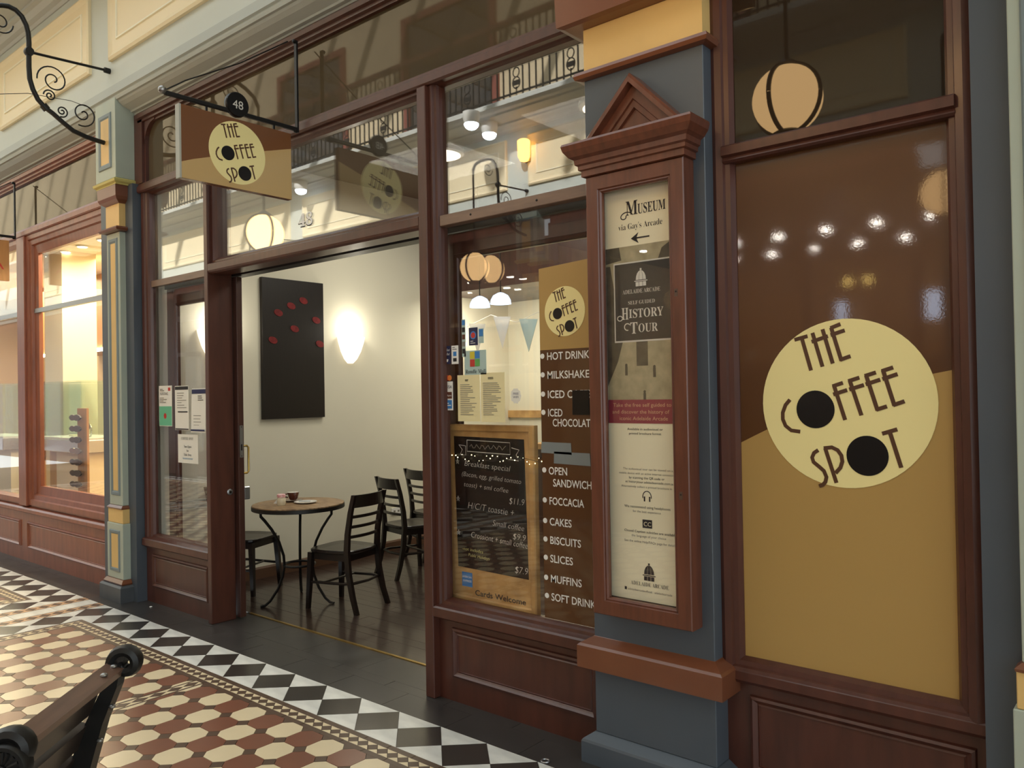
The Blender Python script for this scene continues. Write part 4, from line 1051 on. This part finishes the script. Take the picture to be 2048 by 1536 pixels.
# photograph and title block
Art(U).rect(-1.866, -1.557, 1.562, 2.195, .0002, .0008).build('photo', 'poster_mid', po)
a = Art(U)
a.poly([(-1.866, 2.195), (-1.80, 2.195), (-1.79, 2.14), (-1.866, 2.13)], .001, .0014).poly([(-1.60, 2.17), (-1.557, 2.195), (-1.557, 2.12), (-1.62, 2.12)], .001, .0014)
a.poly([(-1.866, 2.12), (-1.845, 2.12), (-1.79, 1.80), (-1.815, 1.72), (-1.866, 1.62)], .001, .0014)
a.rect(-1.725, -1.672, 1.70, 1.80, .001, .0014)
for x, z, s in ((-1.775, 1.685, .045), (-1.643, 1.675, .045), (-1.69, 1.572, .05)):
    a.rect(x-.006, x+.006, z-s*.5, z+s*.35, .001, .0014); a.poly(circ(x, z+s*.45, .006, 10), .001, .0014)
a.build('photo_figures', 'poster_shadow', po)
Art(U).poly(circ(-1.69, 1.602, .018, 16)).build('parasol', 'poster_mid', po)
Art(U).rect(-1.828, -1.557, 1.799, 2.129, .0015, .002).build('title_border', 'chalk', po)
Art(U).rect(-1.822, -1.557, 1.806, 2.123, .0022, .0028).build('title_block', 'poster_dark', po)
def dome(cx, z0, z1, m, d0=.003):
    h = z1-z0; w_ = h*.42; a = Art(U)
    for i in range(3):
        x0 = cx-w_*.8+i*w_*.55; a.rect(x0, x0+w_*.48, z0, z0+h*.24, d0, d0+.0006)
    a.rect(cx-w_, cx+w_, z0+h*.27, z0+h*.32, d0, d0+.0006)
    for i in range(3):
        f = lambda t, s: (cx+(s*w_*.62)*math.cos(t)*1.25, z0+h*.36+h*.52*math.sin(t))
        lo, hi = ((-1, -.42), (-.34, .34), (.42, 1))[i]
        a.poly([f(t, lo) for t in (0, .4, .8, 1.2, 1.45)]+[f(t, hi) for t in (1.45, 1.2, .8, .4, 0)], d0, d0+.0006)
    a.rect(cx-w_*.13, cx+w_*.13, z0+h*.89, z0+h, d0, d0+.0006)
    a.build('dome_emblem', m, po)
dome(-1.697, 2.025, 2.098, 'chalk')
text(serif('ADELAIDE ARCADE'), U, -1.785, 1.998, 'chalk', po, h=.018, width=.176, d=.0032, thin=-.01)
text(serif('SELF GUIDED'), U, -1.760, 1.953, 'chalk', po, h=.016, width=.125, d=.0032, thin=-.01)
text(serif('H'), U, -1.792, 1.893, 'chalk', po, h=.052, width=.032, d=.0032); text(serif('ISTORY'), U, -1.757, 1.898, 'chalk', po, h=.038, width=.16, d=.0032)
text(serif('T'), U, -1.752, 1.833, 'chalk', po, h=.05, width=.034, d=.0032); text(serif('OUR'), U, -1.714, 1.838, 'chalk', po, h=.036, width=.09, d=.0032)
a = Art(U).line([(-1.80+.012*math.cos(t), 1.899+.010*math.sin(t)) for t in [k*.4 for k in range(16)]], .004, .003, .0036).line([(-1.765+.014*math.cos(t), 1.862+.014*math.sin(t)) for t in [.6+k*.4 for k in range(12)]], .004, .003, .0036); a.build('flourish', 'chalk', po)
Art(U).rect(-1.866, -1.557, 1.465, 1.562, .0015, .002).build('red_band', 'poster_red', po)
for s, z, x, wd in (('Take the free self guided to', 1.533, -1.842, .272), ('and discover the history of', 1.505, -1.847, .268), ('iconic Adelaide Arcade', 1.478, -1.812, .225)): text(s, U, x, z, 'tile_pink', po, h=.016, width=wd, d=.0026)
for s, z, x, wd, hh, mm in (('Available in audiovisual or', 1.437, -1.776, .166, .010, 'ink'), ('printed brochure format', 1.419, -1.769, .15, .010, 'ink'),
    ('The audiovisual tour can be viewed on a', 1.274, -1.80, .23, .009, 'ink_grey'), ('mobile device with an active internet connection', 1.256, -1.82, .262, .009, 'ink_grey'), ('by scanning this QR code or', 1.238, -1.773, .165, .010, 'ink'), ('at historytour.adelaidearcade.com.au', 1.221, -1.79, .225, .010, 'ink'), ('Alternatively collect a printed brochure in', 1.202, -1.81, .235, .009, 'ink_grey'),
    ('We recommend using headphones', 1.119, -1.797, .214, .011, 'ink'), ('for the best experience', 1.101, -1.757, .13, .010, 'ink_grey'), ('Closed Caption subtitles are available', 1.019, -1.80, .24, .010, 'ink'), ('the language of your choice', 1.001, -1.765, .16, .010, 'ink_grey'), ('See the online Help/FAQs page for details', .978, -1.80, .238, .010, 'ink_grey')):
    text(s, U, x, z, mm, po, h=hh, width=wd, d=.0012)
a = Art(U).line([(-1.689+.02*math.cos(t), 1.166+.024*math.sin(t)) for t in [-.2+k*.355 for k in range(11)]], .0035)
a.rect(-1.704, -1.698, 1.148, 1.168).rect(-1.680, -1.674, 1.148, 1.168); a.build('headphone_icon', 'ink', po)
Art(U).rect(-1.712, -1.668, 1.040, 1.074).build('caption_icon', 'ink', po)
text('CC', U, -1.707, 1.048, 'poster_cream', po, h=.018, width=.034, d=.0022)
dome(-1.686, .827, .898, 'ink', .0008)
text(serif('ADELAIDE ARCADE'), U, -1.773, .803, 'ink', po, h=.017, width=.176, d=.0012, thin=-.012)
text('adelaidearcadeofficial   adelaidearcade', U, -1.788, .779, 'ink_grey', po, h=.009, width=.205, d=.0012)
Art(U).rect(-1.803, -1.793, .778, .790).build('social_icon', 'ink', po)

# ================================================================== LOGO FILM IN WINDOW 5
U5 = facade(3.0)
lf = root('window_film', (-.95, 3.0, .54), 'large brown and tan window film with cream coffee logo disc', 'window film')
B().box(-1.362, -.598, 3.0, 3.012, .54, 2.50).build('film', 'vinyl_brown', lf)
wv = [(-1.362, 1.384), (-1.30, 1.415), (-1.249, 1.44), (-1.15, 1.487), (-1.05, 1.529), (-.95, 1.566), (-.85, 1.597), (-.75, 1.622), (-.668, 1.638), (-.598, 1.651)]
Art(U5).poly([(-1.3615, .5405), (-.5985, .5405)]+wv[::-1], .0002, .001).build('tan_field', 'vinyl_tan', lf)
logo(lambda u, v, d=0: (u, 2.9985-d, v), -.955, 1.54, .307, lf)

# ================================================================== MENU FILM AND STICKERS IN WINDOW 3
GY = 3.019
UG = facade(GY)
mf = root('menu_film', (-2.18, GY, .51), 'brown vinyl menu strip with white food list on the right cafe window', 'window film')
Art(UG).rect(-2.372, -2.0, .525, 1.80, -.0005, .0).build('film_brown', 'vinyl_brown', mf)
Art(UG).poly([(-2.372, 1.80), (-2.0, 1.80), (-2.0, 2.21), (-2.372, 2.19)], -.0005, .0).build('film_tan', 'vinyl_tan', mf)
logo(UG, -2.222, 1.976, .117, mf)
lst = [('HOT DRINKS', -2.332, 1.752, .262), ('MILKSHAKES', -2.332, 1.663, .262), ('ICED COFFEE', -2.332, 1.571, .275), ('ICED', -2.332, 1.484, .085), ('CHOCOLATE', -2.304, 1.437, .235), ('OPEN', -2.333, 1.209, .108), ('SANDWICHES', -2.308, 1.153, .262), ('FOCCACIA', -2.333, 1.066, .20), ('CAKES', -2.333, .968, .128), ('BISCUITS', -2.333, .880, .178), ('SLICES', -2.333, .793, .132), ('MUFFINS', -2.333, .698, .178), ('SOFT DRINKS', -2.330, .612, .272)]
for i, (s, x, z, wd) in enumerate(lst):
    text(s, UG, x, z, 'white', mf, h=.037, width=wd, d=.0014, thin=.012, name='menu_word')
    if i not in (4, 6): Art(UG).poly(circ(x-.026, z+.019, .0125, 18), .0006, .0014).build('bullet', 'white', mf)
for i, (x0, x1, z0, z1, rot) in enumerate(((-2.375, -2.195, 1.31, 1.362, 0), (-2.30, -2.09, 1.262, 1.318, 0))):
    o = Art(UG).poly([(x0, z0), (x1, z0-.004), (x1-.003, z1-.002), (x0+.003, z1)], .0016, .0022).build('tape_strip', 'tape_grey', None); tag(o, ('upper', 'lower')[i]+' grey tape strip covering a word on the menu film', 'tape')
o = B().box(-2.185, -2.09, 3.0145, 3.0175, 1.492, 1.605, c=.001).build('dark_reflection', 'vinyl_black'); tag(o, 'dark reflection modelled as a small card over the end of a menu word', 'card')  # reflection in the glass, modelled as a thin dark card
UI = facade(3.0185)
def card(name, x0, x1, z0, z1, m, label, cat, group=None, curl=0):
    r = root(name, ((x0+x1)/2, 3.019, z0), label, cat, group)
    n = 8; f, bk = [], []
    bb = B()
    L = []
    for k in range(n+1):
        z = z0+(z1-z0)*k/n; d = curl*math.sin(math.pi*k/n)*.5+curl*(1-k/n)**3
        L.append([(x0, 3.0185-d, z), (x1, 3.0185-d, z), (x1, 3.0193-d, z), (x0, 3.0193-d, z)])
    bb.loops(L).build('sheet', m, r)
    return r
def lines(r, x0, x1, z0, z1, n, m, h=.0035, seed=1, nm='printed_lines', d=.0012):
    rnd = random.Random(seed); a = Art(UI)
    for k in range(n):
        z = z1-(z1-z0)*k/max(1, n-1); e = x0+(x1-x0)*rnd.uniform(.45, 1)
        a.rect(x0, e, z-h/2, z+h/2, d, d+.0005)
    return a.build(nm, m, r)
# payment stickers
s = card('sticker', -3.03, -2.972, 1.757, 1.852, 'sticker_navy', 'navy sticker with white coffee cup doodle on the window edge', 'sticker')
text('Love Good', UI, -3.022, 1.825, 'white', s, h=.013, width=.044, d=.0012, shear=.3); text('Coffee!', UI, -3.015, 1.803, 'white', s, h=.014, width=.036, d=.0012, shear=.3)
Art(UI).poly([(-3.012, 1.782), (-2.988, 1.782), (-2.992, 1.768), (-3.008, 1.768)], .0006, .0012).build('cup_doodle', 'white', s)
s = card('sticker', -2.965, -2.915, 1.755, 1.852, 'white', 'white payment sticker with small blue card logo', 'sticker')
Art(UI).rect(-2.952, -2.929, 1.797, 1.820).build('blue_logo', 'sticker_blue', s); Art(UI).rect(-2.953, -2.928, 1.768, 1.786).build('dark_logo', 'ink', s); lines(s, -2.957, -2.923, 1.832, 1.842, 2, 'ink', .003)
s = root('sticker', (-2.992, 3.019, 1.67), 'round orange and red card sticker above the white card strip', 'sticker')
Art(UI).poly(circ(-3.001, 1.683, .015, 20), 0, .0007).build('red_disc', 'sticker_red', s); Art(UI).poly(circ(-2.982, 1.683, .015, 20), .0001, .0009).build('orange_disc', 'sticker_orange', s)
s = card('sticker', -3.02, -2.96, 1.512, 1.664, 'white', 'tall white strip of three payment card logos', 'sticker')
text('VISA', UI, -3.013, 1.628, 'sticker_navy', s, h=.017, width=.042, d=.0012, shear=.2)
Art(UI).rect(-3.012, -2.967, 1.574, 1.609).build('brown_logo', 'sticker_brown', s); text('eftpos', UI, -3.009, 1.586, 'white', s, h=.010, width=.038, d=.0016)
Art(UI).rect(-3.012, -2.968, 1.521, 1.566).build('blue_logo', 'sticker_blue', s); lines(s, -3.008, -2.972, 1.538, 1.549, 2, 'white', .005, d=.0015)
s = card('sticker', -2.888, -2.862, 1.79, 1.985, 'sticker_teal', 'narrow strip of small card logos left of the navy badge', 'sticker')
for i, m_ in enumerate(('sticker_blue', 'ink', 'sticker_brown', 'ink_grey', 'ink')): Art(UI).rect(-2.885, -2.865, 1.955-i*.037, 1.98-i*.037).build('logo', m_, s)
s = card('sticker', -2.838, -2.776, 1.846, 1.938, 'sticker_navy', 'square navy blue badge sticker on the window', 'sticker')
Art(UI).poly(circ(-2.807, 1.898, .021, 24)).build('ring', 'sticker_blue', s); Art(UI).poly(circ(-2.807, 1.898, .015, 20), .0012, .0018).build('centre', 'sticker_red', s); lines(s, -2.826, -2.79, 1.858, 1.868, 2, 'white', .003)
s = card('sticker', -2.77, -2.735, 1.855, 1.93, 'sticker_teal', 'pale blue label right of the navy badge', 'sticker')
Art(UI).rect(-2.766, -2.739, 1.89, 1.926).build('print', 'sticker_blue', s)
s = card('poster', -2.872, -2.72, 1.695, 1.82, 'sticker_teal', 'pale teal poster with four coloured squares', 'poster')
for x, z, m_ in ((-2.832, 1.777, 'tile_yellow'), (-2.797, 1.778, 'sticker_blue'), (-2.832, 1.737, 'sticker_red'), (-2.797, 1.738, 'tile_green')): Art(UI).rect(x, x+.033, z, z+.037).build('coloured_square', m_, s)
text(serif('Rundle Mall'), UI, -2.865, 1.702, 'ink', s, h=.022, width=.14, thin=-.01)
s = card('menu_sheet', -2.925, -2.768, 1.455, 1.695, 'paper_cream', 'left cream menu sheet taped inside the cafe window', 'menu', 'menu sheets', curl=.0)
lines(s, -2.905, -2.79, 1.49, 1.645, 17, 'ink_grey', .003, 3); lines(s, -2.87, -2.83, 1.665, 1.67, 2, 'ink', .003, 4)
s = card('menu_sheet', -2.76, -2.60, 1.453, 1.702, 'paper_cream', 'right cream menu sheet taped inside the cafe window', 'menu', 'menu sheets', curl=.0)
lines(s, -2.745, -2.62, 1.49, 1.65, 18, 'ink_grey', .003, 5); lines(s, -2.71, -2.67, 1.672, 1.678, 2, 'ink', .003, 6)
s = root('sticker', (-2.528, 3.019, 1.55), 'pale scalloped free wifi sticker beside the menu sheets', 'sticker')
Art(UI).poly([(-2.528+(.033+.003*math.cos(10*t))*math.cos(t), 1.583+(.037+.003*math.cos(10*t))*math.sin(t)) for t in [2*math.pi*k/60 for k in range(60)]], 0, .0008).build('badge', 'paper', s)
text('FREE', UI, -2.545, 1.589, 'ink_navy', s, h=.011, width=.034, d=.0012); text('WIFI', UI, -2.545, 1.572, 'ink_navy', s, h=.011, width=.034, d=.0012)
# chalkboard
cb = root('chalkboard', (-2.78, 3.1, .492), 'pine framed chalkboard with breakfast prices standing in the window', 'chalkboard')
KY = 3.075
B().ring(-3.095, -2.468, .4925, 1.435, [(0, KY+.035), (0, KY+.006), (.006, KY), (.03, KY), (.036, KY+.006), (.036, KY+.02)]).build('frame', 'pine', cb)
B().box(-3.062, -2.501, KY+.012, KY+.03, .526, 1.402).build('board', 'pine', cb)
UC = facade(KY+.012)
kc = (KY+.012)/3.1
cx = lambda x: x*kc
UK = lambda u, v, d=0: UC(u*kc, 1.6+(v-1.6)*kc, d)
Art(UK).poly([(-3.037, 1.371), (-3.019, .673), (-2.532, .665), (-2.548, 1.364)][::-1], .0002, .0012).build('slate', 'slateboard', cb)
def chalk(s, x, z, h, wd, m_='chalk', rot=-.02): text(s, UK, x, z, m_, cb, h=h, width=wd, d=.0018, shear=.18, thin=-.018, name='chalk_writing', rot=rot)
Art(UK).line([(-2.94, 1.352), (-2.64, 1.345), (-2.64, 1.285), (-2.94, 1.292), (-2.94, 1.352)], .003, .0014, .002).line([(-3.0, 1.325), (-2.95, 1.32), (-2.95, 1.27), (-2.99, 1.275), (-2.975, 1.30), (-3.0, 1.325)], .003, .0014, .002).line([(-2.63, 1.32), (-2.58, 1.31), (-2.60, 1.285), (-2.585, 1.255), (-2.66, 1.262)], .003, .0014, .002).build('chalk_banner', 'chalk', cb)
Art(UK).line([(-2.92+.012*k, 1.318+.012*math.sin(k*1.9)*(1 if k % 5 else .2)) for k in range(22)], .003, .0014, .002).build('chalk_scribble', 'ink_grey', cb)
for z in (1.235, 1.035, .855):
    Art(UK).line([(-3.012+.013*math.cos(t), z+.015*math.sin(t)) for t in [math.pi/2+k*4*math.pi/5 for k in range(6)]], .003, .0014, .002).build('chalk_star', 'chalk', cb)
for s_, x, z, h_, wd in (('Breakfast special', -2.965, 1.215, .030, .32), ('(Bacon, egg, grilled tomato', -2.985, 1.160, .026, .41), ('toast) + sml coffee', -2.97, 1.105, .026, .31), ('$11.9', -2.655, 1.035, .034, .10), ('H/C/T toastie +', -2.945, .99, .036, .32), ('Small coffee', -2.77, .915, .030, .21), ('$9.9', -2.635, .858, .032, .085), ('Crossiont + small coffee', -2.925, .838, .032, .385), ('$7.9', -2.625, .69, .036, .085)):
    chalk(s_, x, z, h_, wd, rot=-.05 if len(s_) > 6 else -.02)
chalk('-not includes', -2.99, .765, .018, .15, 'chalk_yellow', -.03); chalk('Public Holidays', -2.945, .735, .018, .15, 'chalk_yellow', -.03)
Art(UK).rect(-2.993, -2.918, .572, .648).build('card_logo', 'sticker_blue', cb); text('AMERICAN', UK, -2.989, .618, 'white', cb, h=.011, width=.066, d=.0018); text('EXPRESS', UK, -2.985, .597, 'white', cb, h=.011, width=.06, d=.0018)
text('Cards Welcome', UK, -2.90, .535, 'ink', cb, h=.030, width=.345, d=.0014, thin=.01)
# reflection of a fairy light string, modelled as glowing bulbs over the board
fl = root('fairy_reflection', (-2.8, 3.13, 1.27), 'reflection of tiny warm fairy lights modelled across the chalkboard window', 'lights')
rr = random.Random(5)
B().tube([(-3.03+.05*i, 3.064, 1.262+.012*math.sin(i*.8)) for i in range(14)], .0012, 4).build('wire', 'ink', fl)
for i in range(26):
    B().sphere((-3.02+.0245*i+rr.uniform(-.006, .006), 3.064, 1.262+rr.uniform(-.018, .018)), rr.uniform(.0018, .0034), 6, 4).build('bulb_reflection', 'fairy', fl)

# notices in window 1
UN = UI
s = card('notice', -6.19, -5.982, 1.385, 1.70, 'paper', 'paper notice with green lower half taped in the left cafe window', 'notice')
Art(UI).rect(-6.185, -5.987, 1.39, 1.54).build('green_field', 'notice_green', s)
Art(UI).rect(-6.04, -6.005, 1.66, 1.685).build('red_crest', 'notice_red', s); Art(UI).poly(circ(-6.09, 1.465, .022, 20), .0012, .0018).build('red_spot', 'notice_red', s)
lines(s, -6.17, -6.09, 1.662, 1.672, 2, 'ink_grey', .006, 21); text('YOUR DISTANCE.', UI, -6.17, 1.628, 'ink', s, h=.022, width=.13); lines(s, -6.175, -6.06, 1.57, 1.605, 4, 'ink_grey', .005, 8)
s = card('notice', -5.935, -5.728, 1.36, 1.695, 'paper', 'white notice with a dark top band and a black line, middle of the taped row', 'notice')
Art(UI).rect(-5.93, -5.733, 1.665, 1.69).build('header_band', 'ink', s); Art(UI).rect(-5.89, -5.745, 1.493, 1.502).build('rule', 'ink', s); Art(UI).rect(-5.93, -5.733, 1.363, 1.371).build('footer_band', 'ink', s); lines(s, -5.90, -5.75, 1.53, 1.64, 7, 'ink_grey', .004, 9)
s = card('notice', -5.675, -5.468, 1.345, 1.672, 'paper', 'white check-in notice with navy bands, curling at the bottom', 'notice', curl=.012)
UN2 = facade(3.0165)
Art(UI).rect(-5.67, -5.473, 1.632, 1.664, .004, .0046).build('header_band', 'ink_navy', s); Art(UI).rect(-5.67, -5.473, 1.357, 1.369, .016, .0166).build('footer_band', 'ink_navy', s); lines(s, -5.64, -5.50, 1.40, 1.47, 4, 'ink_grey', .004, 10, d=.0095); lines(s, -5.58, -5.50, 1.585, 1.615, 3, 'ink', .005, 11, d=.0065)
s = card('notice', -5.897, -5.598, 1.112, 1.328, 'paper', 'cream take-away notice taped below the row of notices', 'notice')
text(serif('COFFEE SPOT'), UI, -5.845, 1.288, 'ink_grey', s, h=.020, width=.18); text(serif('Now Open'), UI, -5.805, 1.228, 'ink', s, h=.020, width=.11, thin=-.01); text(serif('for'), UI, -5.765, 1.198, 'ink', s, h=.018, width=.03, thin=-.01); text(serif('Take Away'), UI, -5.808, 1.167, 'ink', s, h=.020, width=.115, thin=-.01); Art(UI).line([(-5.825+.006*k, 1.146+.007*math.sin(k*2.1)) for k in range(26)], .003).build('blue_scribble', 'ink_blue', s)
# street number on the transom glass
nu = root('house_number', (-4.235, 3.018, 2.68), 'white number forty-eight on the transom glass', 'number')
text(serif('48'), facade(3.0185), -4.311, 2.669, 'ink', nu, h=.086, width=.152, d=.0004, name='number_shadow')
text(serif('48'), facade(3.018), -4.305, 2.675, 'number_white', nu, h=.082, width=.145, d=.001, rot=-.0)
# litter on the slate
o = B().sphere((-6.12, 2.90, .004), .011, 8, 5, sz=.5).build('crumb', 'crumb'); tag(o, 'tiny white crumb on the slate beside the left pilaster', 'litter')
o = B().tube([(-2.16+.017*math.cos(t), 2.735+.017*math.sin(t), .004) for t in [2*math.pi*k/16 for k in range(17)]], .004, 6, cap=False).build('washer', 'steel'); tag(o, 'small metal ring on the slate near the blue pilaster', 'ring')

# ================================================================== BENCH
be = thing('bench', (-2.33, .98, 0), 'black cast-iron bench with worn timber slats at the lower left', 'bench')
be.rotation_euler = (0, 0, math.atan2(-.73, .68))
OFF[be.name] = (0, 0, 0)
LN = .55
def upr(x):   # local: x along the slats, +y towards the viewer, z up
    return [(x, .02, .862), (x, .004, .80), (x, -.04, .70), (x, -.08, .58), (x, -.115, .46), (x, -.145, .40), (x, -.125, .25), (x, -.03, .12), (x, .03, 0)]
for k, x in enumerate((0, LN)):
    p = upr(x); L = []
    for i, q in enumerate(p):
        w_ = (.016, .02, .024, .03, .034, .036, .03, .024, .02)[i]
        L.append([(x-.024, q[1]-w_+.01, q[2]), (x+.024, q[1]-w_+.01, q[2]), (x+.024, q[1]+w_+.01, q[2]), (x-.024, q[1]+w_+.01, q[2])])
    B().loops(L).build('end_upright', 'iron', be)
    cyy, czz = .052, .862
    B().tube([(x, cyy+.04*(1-.75*k_/24)*math.cos(math.pi+-k_*.33), czz+.04*(1-.75*k_/24)*math.sin(math.pi-k_*.33)) for k_ in range(25)], .017, 8, flat=1.5).build('scroll', 'iron', be)
    B().tube([(x, -.05, .66), (x, -.2, .66), (x, -.38, .655), (x, -.45, .64), (x, -.465, .61), (x, -.44, .585), (x, -.42, .60)], .018, 8).build('armrest', 'iron', be)
    B().tube([(x, -.40, .60), (x, -.42, .45), (x, -.38, .3), (x, -.44, .12), (x, -.46, 0)], .02, 8).build('front_leg', 'iron', be)
RC = (.045, .835)
rs = B(); rs.lathex(RC[0], RC[1], [(.048, LN+.0), (.05, LN+.03), (.046, LN+.036), (.038, LN+.036), (.036, LN+.030), (.012, LN+.034)], 28)
rs.build('rosette', 'iron', be)
for k in range(16):
    t = 2*math.pi*k/16
    B().tube([(LN+.034, RC[0]+.012*math.cos(t), RC[1]+.012*math.sin(t)), (LN+.034, RC[0]+.036*math.cos(t), RC[1]+.036*math.sin(t))], .004, 5).build('rosette_petal', 'iron', be)
B().lathex(RC[0], RC[1], [(.011, LN+.03), (.011, LN+.042), (.006, LN+.045)], 14).build('rosette_boss', 'iron', be)
sl_ = [(.026, .850, .024), (-.040, .762, .034), (-.070, .67, .034), (-.102, .58, .034), (-.130, .495, .034)]
for i, (y, z, hh) in enumerate(sl_):
    a = math.atan2(.13, .36)
    n_ = Vector((0, math.cos(a), -math.sin(a))); t_ = Vector((0, math.sin(a), math.cos(a)))
    if i == 0: n_, t_ = t_, n_*-1
    c = Vector((0, y, z)); L = []
    for x in (.012, LN-.0):
        L.append([tuple(Vector((x, c.y, c.z))+t_*s*hh+n_*q*.011) for s, q in ((-1, -1), (1, -1), (1, 1), (-1, 1))])
    B().loops(L).build('back_slat', 'bench_slat_lit' if i == 0 else 'bench_slat', be)
for x, y, z in ((.03, .03, .862), (.10, .035, .862), (.03, .025, .752), (.03, -.01, .66)): B().sphere((x, y, z), .010, 10, 6, sz=.6).build('bolt', 'iron_bright', be)
for i in range(5):
    bx('seat_slat', 'bench_slat', be, 0, LN, -.43+i*.066, -.43+i*.066+.055, .42, .445, c=.004)
bx('seat_rail', 'iron', be, -.015, .015, -.44, -.12, .385, .42); bx('seat_rail', 'iron', be, LN-.015, LN+.015, -.44, -.12, .385, .42)
